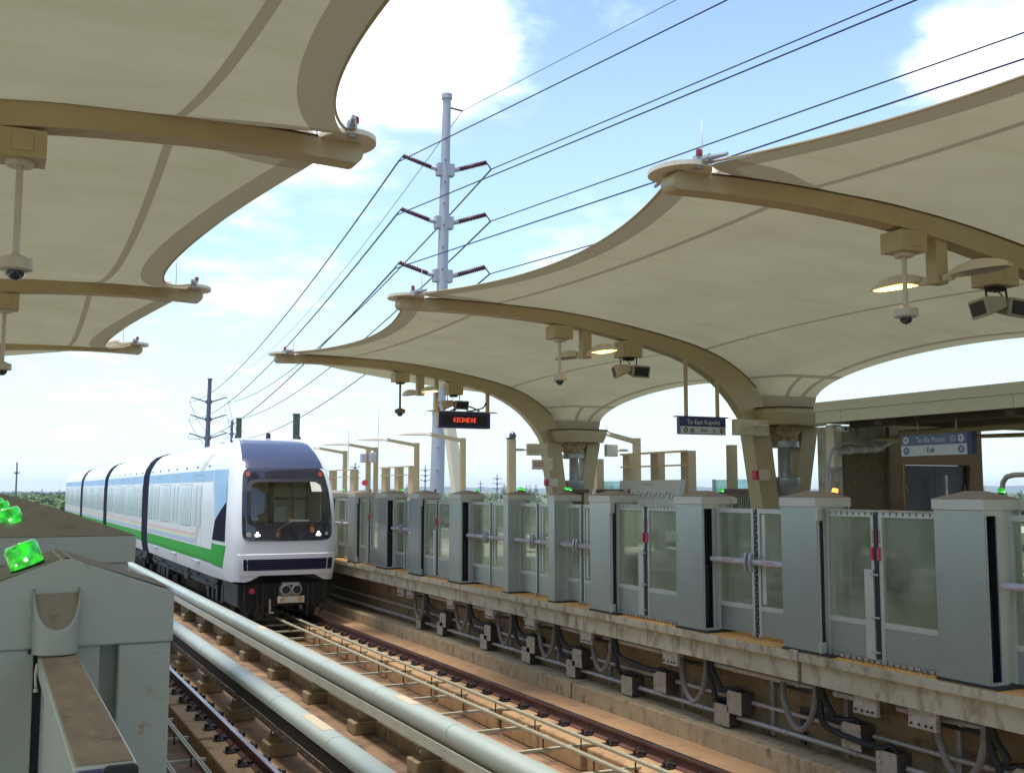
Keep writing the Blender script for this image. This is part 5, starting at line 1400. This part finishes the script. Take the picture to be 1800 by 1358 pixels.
# ================================================================== PLATFORM FURNITURE BEHIND THE GATES
def L_lamp(x, y, h, label, arm=1.35, cat='lamp post'):
    o = thing('platform_lamp', label, cat, (x, y, 0), 'tan L-shaped lamp posts along the back of the far platform')
    b = MB(); b.box(-.10, .10, -.07, .07, 0, h); b.build('post', 'tanpost', o)
    b = MB(); b.add([(-.101-.0, -.06, h-.16), (-.101, .06, h-.16), (-.101, .06, h-.02), (-.101, -.06, h-.02), (-arm, -.05, h+.05), (-arm, .05, h+.05), (-arm, .05, h+.17), (-arm, -.05, h+.17)],
        [(0,1,2,3),(4,7,6,5),(0,4,5,1),(3,2,6,7),(0,3,7,4),(1,5,6,2)]); b.build('arm', 'tanpost', o)
    b = MB(); bl = MB(); lamp_head(b, bl, (-arm+.05, 0, h+.06), -1, 0, .0, 1.25, 1.5); hd = b.build('lamp_head', 'palehead', o); bl.build('lamp_glass', 'lamplens', hd, fix=False)
    return o
L0 = [(15.9, 51.7, 3.75), (15.9, 47.0, 3.76), (15.9, 41.8, 3.76), (15.9, 37.0, 3.76)]
LL = ['tan L-shaped lamp post nearest the train roof, farthest of the row', 'tan L-shaped lamp post just right of the post with speaker boxes', 'tan L-shaped lamp post left of the big utility pole', 'tan L-shaped lamp post right of the big utility pole, largest head of the row']
for (x, y, h), lb in zip(L0, LL): L_lamp(x, y, h, lb)
L_lamp(16.9, 26.6, 3.33, 'tan L-shaped lamp post behind the farthest column, right of it', 1.0)
# lightning rods between lamps
for x, y, h in ((15.6, 50.2, 5.2), (15.6, 45.8, 5.6)):
    b = MB(); b.tube([(x, y, 2.9), (x, y, h)], .014, 6)
    tag(b.build('lightning_rod', 'conduit'), 'thin upright rod rising above the row of lamp posts', 'rod', 'thin rods above the lamp posts')
# speaker post
o = thing('speaker_post', 'tan post with two grey speaker boxes and a red alarm near the train', 'post', (15.4, 46.6, 0), local=False)
b = MB(); b.box(15.3, 15.5, 46.5, 46.66, 0, 3.70); b.build('post', 'tanpost', o)
b = MB(); b.box(15.0, 15.22, 46.3, 46.6, 3.05, 3.45, 0, .03); b.box(15.38, 15.66, 46.2, 46.49, 3.05, 3.5, 0, .03); b.build('speaker_box', 'train_grey', o)
b = MB(); b.lathe([(.13,0),(.13,.12)], (15.2, 46.5, 2.15), 12, rot=Matrix.Rotation(R(90), 3, 'X')); b.build('red_alarm', 'redpaint', o)
# wind screen frames
def frame(y0, y1, x, zt, label, n=3, w=.32, drop=.34):
    o = thing('wind_screen_frame', label, 'frame', (x, y0, 0), 'tan wind screen frames at the back of the far platform', local=False)
    b = MB(); b.box(x-.04, x+.04, y0, y1, zt-.05, zt); b.box(x-.03, x+.03, y0, y1, zt-drop-.04, zt-drop); b.build('top_rail', 'tanpost', o)
    for k in range(n):
        y = y0 + (y1-y0-w)*k/(n-1); b = MB(); b.box(x+.05, x+.10, y, y+w, .36, zt-.01); b.box(x+.10, x+.28, y, y+.05, .36, zt-.01); b.build('upright', 'tanpost', o)
frame(21.7, 24.7, 15.2, 2.80, 'tan open frame with three uprights above the pale slanted panel, nearest of the frames')
frame(40.8, 44.6, 15.3, 2.80, 'tan open frame with three uprights between the lamp posts left of the utility pole', w=.5)
frame(48.5, 56, 15.3, 2.80, 'tan open frame partly hidden by the right side of the train nose', w=.6)
# teal glass screens
for y0, y1, lb in ((24.7, 26.6, 'teal glass screen panel right of the farthest column'), (18.9, 21.0, 'teal glass screen panel between the open frame and the dark railing')):
    o = thing('glass_screen', lb, 'glass screen', (15.5, y0, .36), 'teal glass screens at the back of the platform', local=False)
    b = MB(); b.box(15.49, 15.51, y0, y1, .40, 2.08); b.build('pane', 'screen', o)
    b = MB(); b.box(15.46, 15.54, y0-.04, y0-.001, .36, 2.09); b.box(15.46, 15.54, y1+.001, y1+.04, .36, 2.09); b.build('frame', 'conduit', o)
# posts
for x, y, h, w, lb in ((15.1, 31.2, 3.45, .26, 'tan post topped by a black camera ball left of the farthest column'), (15.1, 19.8, 2.85, .19, 'plain tan post left of the middle column'), (15.3, 19.2, 2.05, .14, 'short tan post beside the taller one left of the middle column'), (15.4, 26.2, 2.7, .22, 'plain tan post just right of the farthest column')):
    o = thing('tan_post', lb, 'post', (x, y, 0), local=False)
    b = MB(); b.box(x-w/2, x+w/2, y-.08, y+.08, 0, h); b.build('post', 'tanpost', o)
    if h > 3: b = MB(); b.lathe([(.03,-.12),(.10,-.07),(.125,0),(.10,.07),(.03,.12)], (x+.02, y-.05, h+.12), 14); b.box(x-.16, x+.14, y-.02, y+.06, h+.0, h+.06); b.build('camera_ball', 'lens', o)
# slanted pale panel (lift / ticket board)
o = thing('slanted_information_board', 'pale grey slanted board with rows of ticks and dark squares behind the sliding doors', 'board', (14.6, 21.2, 0), local=False)
b = MB(); b.prism([(14.5,.9),(14.62,.9),(14.86,2.08),(14.74,2.08)], 'y', 21.25, 24.0); b.build('board', 'kiosk', o)
b = MB()
for k in range(22):
    y = 21.42 + k*.115
    b.obox((14.575, y, 1.30), (.008,.05,.05), Matrix.Rotation(R(12), 3, 'Y'))
for k in range(18):
    y = 21.5 + k*.14; b.obox((14.655, y, 1.68+.03*(k % 3)), (.006,.014,.16), Matrix.Rotation(R(12), 3, 'Y') @ Matrix.Rotation(R(28), 3, 'X'))
for k in range(9): b.obox((14.72, 22.45+k*.06, 1.98), (.006,.035,.02), Matrix.Rotation(R(12), 3, 'Y'))
b.build('printed_marks', 'slate', o)
b = MB(); b.box(14.7, 14.8, 21.3, 21.4, 0, .95); b.box(14.7, 14.8, 23.85, 23.95, 0, .95); b.build('leg', 'tanpost', o)
# dark brown shelf-topped railing near the middle column, and two pedestals near the farthest column
o = thing('brown_barrier', 'dark brown barrier with wide flat top and vertical pickets left of the middle column', 'barrier', (14.4, 17.6, 0), local=False)
b = MB(); b.box(14.3, 14.75, 17.35, 19.2, 1.80, 1.87, 0, .01); b.box(14.32, 14.73, 17.4, 19.15, 1.70, 1.799); b.build('top', 'brownmetal', o)
b = MB()
for k in range(22): b.box(14.4, 14.43, 17.5+k*.075, 17.52+k*.075, .2, 1.70)
b.build('pickets', 'brownmetal', o)
b = MB(); b.box(14.38, 14.5, 17.38, 17.46, 0, 1.7); b.box(14.38, 14.5, 19.08, 19.16, 0, 1.7); b.build('post', 'brownmetal', o)
for k, (x, y, lb) in enumerate(((13.35, 23.9, 'dark brown capped pedestal before the left leg of the farthest column'), (14.35, 23.9, 'dark brown capped pedestal before the right leg of the farthest column'), (12.6, 25.9, 'low dark box beyond the gates, left of the farthest column'))):
    o = thing('capped_pedestal', lb, 'pedestal', (x, y, 0), local=False); h = 1.86 if k < 2 else 1.70
    b = MB(); b.box(x-.16, x+.16, y-.16, y+.16, 0, h-.1); b.build('shaft', 'brownmetal', o)
    b = MB(); b.box(x-.26, x+.26, y-.26, y+.26, h-.1, h, 0, .015); b.build('cap', 'brownmetal', o)
# bench seen through the glass
for y in (12.9, 29): 
    o = thing('platform_bench', 'pale bench at the back of the platform, seen dimly through the gate glass', 'bench', (14.5, y, 0), 'benches at the back of the far platform', local=False)
    b = MB(); b.box(14.4, 14.9, y-.9, y+.9, .40, .46, 0, .01); b.build('seat', 'kiosk', o)
    for q in (-.7, .7): b = MB(); b.box(14.5, 14.8, y+q-.04, y+q+.04, 0, .399); b.build('leg', 'conduit', o)
# cream leaning mast and dark green posts beyond the train
b = MB(); b.add([(17.0,38.6,-3),(17.6,38.6,-3),(17.6,39.1,-3),(17.0,39.1,-3),(15.9,38.6,4.45),(16.25,38.6,4.45),(16.25,39.0,4.45),(15.9,39.0,4.45)], [(0,3,2,1),(4,5,6,7),(0,1,5,4),(1,2,6,5),(2,3,7,6),(3,0,4,7)])
tag(b.build('leaning_column', 'cream'), 'cream leaning column behind the LED sign, right of the utility pole', 'column')
for x, y, h, lb in ((9.35, 36, 4.38, 'dark green steel post rising behind the right half of the train roof'), (9.33, 45.2, 4.78, 'dark green steel post rising behind the left part of the train front roof')):
    b = MB(); b.box(x-.10, x+.10, y-.09, y+.09, -.1, h); b.box(x-.12, x+.12, y-.11, y+.11, h, h+.02)
    tag(b.build('steel_post', 'greenpost'), lb, 'post', 'dark green steel posts beside the guideway')

# ================================================================== POWER LINES
YAW = R(25.857)
def cam(F, Rr, z): return Vector((F*sin(YAW) + Rr*cos(YAW), F*cos(YAW) - Rr*sin(YAW), z))   # ground-plane helper, metres ahead / to the right
GZ = -12.6
D0 = Vector((cam(1,0,0) - cam(0,0,0))); 
def upole(base, top, r0, r1, arms, adir, alen, label, far=False, group='steel utility poles carrying the power line'):
    o = thing('utility_pole', label, 'utility pole', tuple(base), group, local=False)
    pm, im = ('polefar', 'polefar') if far else ('pole', 'insul')
    b = MB(); n = 7; b.tube([Vector(base).lerp(Vector(top), k/n) for k in range(n+1)], [r0 + (r1-r0)*k/n for k in range(n+1)], 16 if not far else 8)
    rt = (r1)*1.25; b.tube([Vector(top), Vector(top)+Vector((0,0,.3))], r1*1.3, 16)
    b.build('shaft', pm, o)
    tips = []
    b2 = MB()
    for z in arms:
        t = (z-base[2])/(top[2]-base[2]); c = Vector(base).lerp(Vector(top), t); rr = r0 + (r1-r0)*t
        for s in (-1, 1):
            a = Vector(adir)*s
            root = c + a*rr; st = root + a*.55 + Vector((0,0,.12)); tip = root + a*alen + Vector((0,0,alen*.30))
            b = MB(); b.box(root.x-.22, root.x+.22, root.y-.22, root.y+.22, root.z-.35, root.z+.35); b.tube([root, st], .14, 8)
            if not far: b.build('arm_bracket', 'pole', o)
            else: b.build('arm_bracket', pm, o)
            b = MB(); b.tube([st, tip], .11 if not far else .13, 8)
            if not far:
                for k in range(12): q = st.lerp(tip, (k+.5)/12); q2 = st.lerp(tip, (k+.7)/12); b.tube([q, q2], .16, 8)
            b.build('insulator_arm', im, o)
            w = tip + (Vector((0,0,-.38)) + a*.28 if not far else Vector((0,0,-1.0)) + a*.35)
            b2 = MB(); b2.tube([tip, w], .04, 5); tips.append(w); b2.build('wire_hanger', 'wire' if not far else 'polefar', o)
    if not far:
        b = MB()
        for k in range(26):
            z = GZ + 3 + k*1.25; t = (z-base[2])/(top[2]-base[2])
            if t > .97: break
            c = Vector(base).lerp(Vector(top), t); rr = r0+(r1-r0)*t; d = (Vector((0,0,0)) - Vector((c.x, c.y, 0))).normalized()
            b.tube([c + d*(rr-.02), c + d*(rr+.10)], .045, 6)
        b.build('step_bolt', 'polefar', o)
    return tips
P1b = cam(60, -4.42, GZ); P1t = cam(60, -3.72, EYE + 22.2)
adir1 = (cam(0,1,0)*.93 + cam(1,0,0)*.25).normalized()
t1 = upole(P1b, P1t, .50, .235, [EYE+18.05, EYE+15.0, EYE+11.95], adir1, 2.15, 'big pale steel utility pole with three pairs of brown insulator arms')
P2b = cam(215, -60.9, GZ); P2t = cam(215, -60.4, EYE+21.8)
t2 = upole(P2b, P2t, .72, .38, [EYE+17.4, EYE+13.9, EYE+10.2], cam(0,1,0).normalized(), 3.1, 'dark utility pole with three pairs of arms beyond the train roof at left', True)
P3b = cam(352, -91.3, GZ); P3t = cam(352, -91.3, EYE+22)
t3 = upole(P3b, P3t, .75, .4, [EYE+18, EYE+14.4], cam(0,1,0).normalized(), 3.1, 'small distant utility pole directly left of the train front roof', True)
far_poles = [(625, 400, 9.5), (748, 430, 9), (874, 470, 6.0), (845, 700, 5), (32, 330, 8.0)]
for i, (px, F, up_) in enumerate(far_poles):
    Rr = (px-900)/1900*F; b_ = cam(F, Rr, GZ); t_ = cam(F, Rr, EYE+up_)
    upole(b_, t_, .35, .2, [EYE+up_-1.5, EYE+up_-3.6, EYE+up_-5.6] if i != 4 else [EYE+up_-3], cam(0,1,0).normalized(), 1.6 if i != 4 else .7,
          ['tiny distant utility pole seen between the lamp posts beside the train', 'tiny distant utility pole just left of the big pole foot', 'tiny distant utility pole left of the tan camera post', 'faintest distant utility pole right of the leaning column', 'lone dark pole on the horizon at the left edge'][i], True)
def wire(a, b_, sag, r, label, n=26, mat='wire', cat='power line', grp='overhead power lines'):
    a, b_ = Vector(a), Vector(b_)
    m = MB(); m.tube([a.lerp(b_, k/n) - Vector((0,0,sag*4*(k/n)*(1-k/n))) for k in range(n+1)], r, 5)
    return tag(m.build('power_line', mat), label, cat, grp)
# pole 0 stands outside the picture, behind and to the right
dirF, dirR = cos(R(35.6)), -sin(R(35.6))
off0 = cam(-150*dirF, -150*dirR, 0)
LV = ['upper left', 'upper right', 'middle left', 'middle right', 'lower left', 'lower right']
for i, (p, q) in enumerate(zip(t1, t2)):
    wire(p, q, 3.0, .05, 'power line from the %s arm of the big pole down to the left' % LV[i])
    wire(p, p + off0 + Vector((0,0,0)), .02, .032, 'power line from the %s arm of the big pole up to the right' % LV[i])
for i, (p, q) in enumerate(zip(t2[:4], t3)):
    wire(p, q, 3, .06, 'faint power line from the %s arm of the dark distant pole' % LV[i], mat='wirefar')
side = Vector(adir1)*.9
wire(P1t + side + Vector((0,0,-.6)), P1t + side + off0 + Vector((0,0,-.6)), .02, .018, 'thin ground wire from the big pole top up to the right')
wire(P1t + side + Vector((0,0,-.6)), P2t, 4.5, .022, 'thin ground wire from the big pole top down to the left')
wire(P2t, P3t, 3, .03, 'faint ground wire between the dark pole and the small distant pole', mat='wirefar')
b = MB(); c = P1t + side*.5 + Vector((0,0,-.5)); b.tube([P1t + Vector((0,0,-.45)), P1t + side + Vector((0,0,-.6))], .06, 6); 
tag(b.build('ground_wire_bracket', 'polefar'), 'small bracket at the tip of the big utility pole', 'bracket')

# ================================================================== GROUND, SEA, TREES
m, nt, out = newmat('grass_plain'); bs = N(nt, 'ShaderNodeBsdfPrincipled'); bs.inputs['Roughness'].default_value = 1
c = mixc(nt, ramp(nt, noise(nt, .02, 6), .42, .62), (.085,.12,.04), (.16,.17,.075)); c = mixc(nt, ramp(nt, noise(nt, .006, 4), .5, .6), c, (.22,.17,.10))
c = mixc(nt, ramp(nt, noise(nt, .11, 5), .45, .7), c, (.05,.085,.03)); nt.links.new(c, bs.inputs['Base Color']); nt.links.new(bs.outputs[0], out.inputs[0]); M['ground'] = m
b = MB(); b.box(-9000, 9000, -3000, 6500, GZ-2, GZ); structure(b.build('ground', 'ground'))
M['sea'] = surf('sea_water', (.04,.12,.30), .35, col2=(.05,.15,.33), scale=.004)
b = MB(); b.add([(-9300, 6500, GZ+.5), (9300, 6500, GZ+.5), (9300, 9700, GZ+.5), (-9300, 9700, GZ+.5)], [(0,1,2,3)]); structure(b.build('sea', 'sea', fix=False))
b = MB(); rnd = random.Random(5)
def hill(px, F, w, h_):
    n = 30; vs = []
    c = cam(F, (px-900)/1900*F, GZ); d = cam(0,1,0).normalized()
    for k in range(n+1):
        t = k/n*2-1; hh = h_*math.exp(-t*t*3.2)*(1+.15*sin(k*1.7)); p = c + d*(t*w); vs += [(p.x, p.y, GZ-.5), (p.x, p.y+300, GZ+hh), (p.x, p.y+1600, GZ-.5)]
    b.add(vs, [(3*k, 3*k+3, 3*k+4, 3*k+1) for k in range(n)] + [(3*k+1, 3*k+4, 3*k+5, 3*k+2) for k in range(n)], 0, True)
hill(820, 7000, 900, 34); hill(1180, 7400, 1300, 40); hill(1750, 6500, 1500, 44); hill(1000, 8200, 1800, 26)
M['hill'] = surf('far_hill', (.10,.15,.14), 1, col2=(.08,.12,.10), scale=.004)
structure(b.build('far_hills', 'hill'))
# tree canopy carpet made of many leaf clumps
M['leaf'] = surf('tree_leaves', (.085,.15,.035), .9, col2=(.035,.075,.02), scale=.11, amt=1, stain=(.17,.22,.06), stain_scale=.03, stain_lo=.5, stain_hi=.65)
def clump(b, x, y, z, r_, n=26, flat=.7, tall=1, r=rnd):
    for _ in range(n):
        a = r.uniform(0, 2*pi); e = math.acos(r.uniform(-.3, 1)); q = r_*(.65 + .4*r.random())
        p = Vector((x + q*sin(e)*cos(a), y + q*sin(e)*sin(a), z + q*cos(e)*flat*tall))
        s = r_*.34*r.uniform(.6, 1.3); u = Vector((r.uniform(-1,1), r.uniform(-1,1), r.uniform(-.6,.6))).normalized(); v = u.cross(Vector((r.uniform(-1,1), r.uniform(-1,1), 1))).normalized()
        b.add([p-u*s-v*s*.6, p+u*s-v*s*.5, p+u*s*.8+v*s*.7, p-u*s*.7+v*s*.6], [(0,1,2,3)])
b = MB()
for k in range(2600):
    F = 330 * (8.5 ** rnd.random()); ang = rnd.uniform(-.56, .55)
    if rnd.random() < .42: ang = rnd.uniform(-.5, -.36)
    p = cam(F, F*math.tan(ang), 0); dens = sin(p.x*.004)*cos(p.y*.0031)
    if dens < -.35 and F < 900: continue
    r_ = rnd.uniform(3.5, 6.5)*(1 + F/6000)
    clump(b, p.x, p.y, GZ + r_*.35, r_, 12 if F > 900 else 18, .8)
tag(b.build('distant_woodland', 'leaf', fix=False), 'low green woodland spread over the plain to the horizon', 'trees', kind='stuff')
# individual taller trees on the skyline
SK = [(100, 560, 7), (108, 900, 14), (78, 1100, 15), (640, 700, 13), (716, 1200, 20), (886, 1300, 22), (893, 1400, 22), (925, 1500, 20), (932, 1300, 20), (942, 1500, 21), (1345, 900, 12), (1727, 700, 15), (1790, 800, 14), (1765, 900, 12)]
M['bark'] = surf('tree_bark', (.12,.09,.06), .9)
for k, (px, F, h_) in enumerate(SK):
    p = cam(F, (px-900)/1900*F, GZ)
    o = thing('pine_tree', 'dark narrow tree standing above the woodland on the skyline', 'tree', tuple(p), 'dark narrow trees on the skyline', local=False)
    b = MB(); b.tube([p, p+Vector((0,0,h_*.8))], [.5,.15], 6); b.build('trunk', 'bark', o)
    b = MB()
    for q in range(7): clump(b, p.x, p.y, GZ + h_*(.3+.11*q), h_*.16*(1.25-q*.14), 14, 1.2)
    b.build('crown', 'leaf', o, fix=False)
# low buildings and roofs beyond the platform
M['farroof'] = surf('far_grey_roof', (.20,.20,.19), .8, scale=.2); M['palewall'] = surf('far_pale_wall', (.62,.57,.48), .8, scale=.2)
FB = [(1410, 150, 16, 9, 5.2, 'palewall'), (1320, 170, 12, 9, 6.5, 'palewall'), (1775, 240, 20, 10, 6.4, 'palewall'), (1000, 210, 60, 20, 7.5, 'farroof'), (700, 260, 34, 14, 7.6, 'farroof'), (1150, 190, 40, 14, 7.0, 'farroof'), (1600, 300, 60, 20, 8, 'farroof')]
for k, (px, F, w, dp, h_, mt) in enumerate(FB):
    p = cam(F, (px-900)/1900*F, GZ); o = thing('low_building', ['pale low building seen between the legs of the middle column', 'pale low building seen past the dark barrier', 'pale low building on the plain at the right edge, under the green beacon', 'long grey flat roof seen over the gates left of the farthest column', 'grey roof seen beside the big pole foot', 'long grey roof seen through the gate glass in the middle', 'long grey roof behind the station building'][k], 'building', tuple(p), local=False)
    b = MB(); b.box(p.x-w/2, p.x+w/2, p.y-dp/2, p.y+dp/2, GZ, GZ+h_-1.2); wl = b.build('wall', mt, o)
    b = MB()
    for q in range(int(w/4)): b.box(p.x-w/2+1.2+q*4, p.x-w/2+3+q*4, p.y-dp/2-.05, p.y-dp/2-.01, GZ+1.2, GZ+2.8)
    b.build('windows', 'dark', wl)
    b = MB(); b.prism([(p.y-dp/2-.6, GZ+h_-1.19), (p.y+dp/2+.6, GZ+h_-1.19), (p.y, GZ+h_)], 'x', p.x-w/2-.5, p.x+w/2+.5); b.build('roof', 'farroof' if mt == 'farroof' else 'roofpale', o)

# ================================================================== SKY, SUN, CAMERA
SUN_EL, SUN_AZ = 76.5, -100      # degrees; azimuth measured from +Y towards +X
w = bpy.data.worlds.new('World'); S.world = w; w.use_nodes = True; nt = w.node_tree; nt.nodes.clear()
out = N(nt, 'ShaderNodeOutputWorld'); bg = N(nt, 'ShaderNodeBackground'); bg.inputs[1].default_value = .15
sky = N(nt, 'ShaderNodeTexSky', sky_type='NISHITA'); sky.sun_disc = False; sky.sun_elevation = R(SUN_EL); sky.sun_rotation = R(SUN_AZ); sky.air_density = 1.0; sky.dust_density = .9; sky.ozone_density = 1.5
tc = N(nt, 'ShaderNodeTexCoord'); sp = N(nt, 'ShaderNodeSeparateXYZ'); nt.links.new(tc.outputs['Generated'], sp.inputs[0])
# project the view direction on a flat cloud layer
den = mathn(nt, 'MAXIMUM', mathn(nt, 'ADD', sp.outputs[2], .16), .05)
cx_ = mathn(nt, 'DIVIDE', sp.outputs[0], den); cy_ = mathn(nt, 'DIVIDE', sp.outputs[1], den)
cb = N(nt, 'ShaderNodeCombineXYZ'); nt.links.new(cx_, cb.inputs[0]); nt.links.new(cy_, cb.inputs[1])
mp = N(nt, 'ShaderNodeMapping'); mp.inputs['Location'].default_value = (3.1, 1.7, 0); nt.links.new(cb.outputs[0], mp.inputs[0])
n1 = noise(nt, 1.5, 9, vec=mp.outputs[0], rough=.6)
n2 = noise(nt, 5.5, 6, vec=mp.outputs[0], rough=.6)
def ddir(px, py):
    a = (px-900)/1900; b_ = -(py-679)/1900; p = R(5.4418)
    v = Vector((sin(YAW)*cos(p) + a*cos(YAW) - b_*sin(YAW)*sin(p), cos(YAW)*cos(p) - a*sin(YAW) - b_*cos(YAW)*sin(p), sin(p) + b_*cos(p))).normalized()
    return v
tot = None
for px, py, rad, wt in ((700, 40, .105, 1.0), (820, 70, .06, .8), (560, 60, .10, .9), (1745, 90, .085, 1.0), (1660, 170, .05, .7), (1010, 430, .075, .75), (1120, 400, .05, .6), (300, -200, .4, .6), (200, 660, .10, .35), (480, 700, .09, .3), (1300, 640, .09, .35), (2300, 300, .2, .9)):
    v = ddir(px, py); vm = N(nt, 'ShaderNodeVectorMath', operation='DISTANCE'); nt.links.new(tc.outputs['Generated'], vm.inputs[0]); vm.inputs[1].default_value = v
    g = N(nt, 'ShaderNodeMapRange'); g.interpolation_type = 'SMOOTHSTEP'; g.inputs[1].default_value = rad*1.35; g.inputs[2].default_value = rad*.35; g.inputs[3].default_value = 0; g.inputs[4].default_value = wt
    nt.links.new(vm.outputs['Value'], g.inputs[0]); tot = g.outputs[0] if tot is None else mathn(nt, 'MAXIMUM', tot, g.outputs[0])
dn = mathn(nt, 'ADD', mathn(nt, 'MULTIPLY', mathn(nt, 'SUBTRACT', n1, .5), 3.2), mathn(nt, 'MULTIPLY', mathn(nt, 'SUBTRACT', n2, .5), 1.5))
cl = ramp(nt, mathn(nt, 'ADD', dn, mathn(nt, 'MULTIPLY', tot, 1.25)), .48, 1.15)
hz = ramp(nt, sp.outputs[2], .46, .05)          # thicker towards the horizon
veil = mathn(nt, 'MAXIMUM', mathn(nt, 'MULTIPLY', cl, .95), mathn(nt, 'POWER', hz, 1.2))
veil = mathn(nt, 'MINIMUM', veil, 1.0)
vc = mixc(nt, ramp(nt, sp.outputs[2], .02, .22), (3.7,4.45,4.6), (2.5,3.75,4.1)); cs = mixc(nt, ramp(nt, noise(nt, 3.2, 6, vec=mp.outputs[0]), .35, .6), (4.9,5.3,5.5), (6.6,6.8,6.8)); vc = mixc(nt, cl, vc, cs)
cc = mixc(nt, mathn(nt, 'MULTIPLY', veil, .96), sky.outputs[0], vc)
# keep saturation of the clear part
nt.links.new(cc, bg.inputs[0]); nt.links.new(bg.outputs[0], out.inputs[0])
WORLD_NODES = (sky, bg)
sl = bpy.data.lights.new('sun', 'SUN'); sl.energy = 2.3; sl.angle = R(15); sl.color = (1, .95, .87)
so = bpy.data.objects.new('sun', sl); COL.objects.link(so)
az = R(SUN_AZ); el = R(SUN_EL); dv = Vector((sin(az)*cos(el), cos(az)*cos(el), sin(el)))
so.rotation_euler = dv.to_track_quat('Z', 'Y').to_euler()
cd = bpy.data.cameras.new('camera'); co = bpy.data.objects.new('camera', cd); COL.objects.link(co); S.camera = co
co.location = (0, 0, EYE); cd.sensor_width = 36; cd.lens = 36*1900/1800; cd.clip_start = .05; cd.clip_end = 100000
co.rotation_euler = (R(90+5.4418), 0, -YAW)
S.view_settings.view_transform = 'Standard'; S.view_settings.look = 'None'; S.view_settings.gamma = 1; S.view_settings.exposure = .92
S.cycles.max_bounces = 8; S.cycles.transparent_max_bounces = 16; S.cycles.use_denoising = True
bpy.context.view_layer.update()
# thin sea air between the station and the horizon
hm = bpy.data.materials.new('sea_haze'); hm.use_nodes = True; hnt = hm.node_tree; hnt.nodes.clear()
ho = hnt.nodes.new('ShaderNodeOutputMaterial'); pv = hnt.nodes.new('ShaderNodeVolumePrincipled')
pv.inputs['Color'].default_value = (.80, .88, 1, 1); pv.inputs['Density'].default_value = .95e-4
hnt.links.new(pv.outputs[0], ho.inputs['Volume']); M['haze'] = hm
b = MB(); b.box(-9500, 9500, -3200, 9800, GZ-4, 75); hz_ = b.build('haze', 'haze'); tag(hz_, kind='stuff')
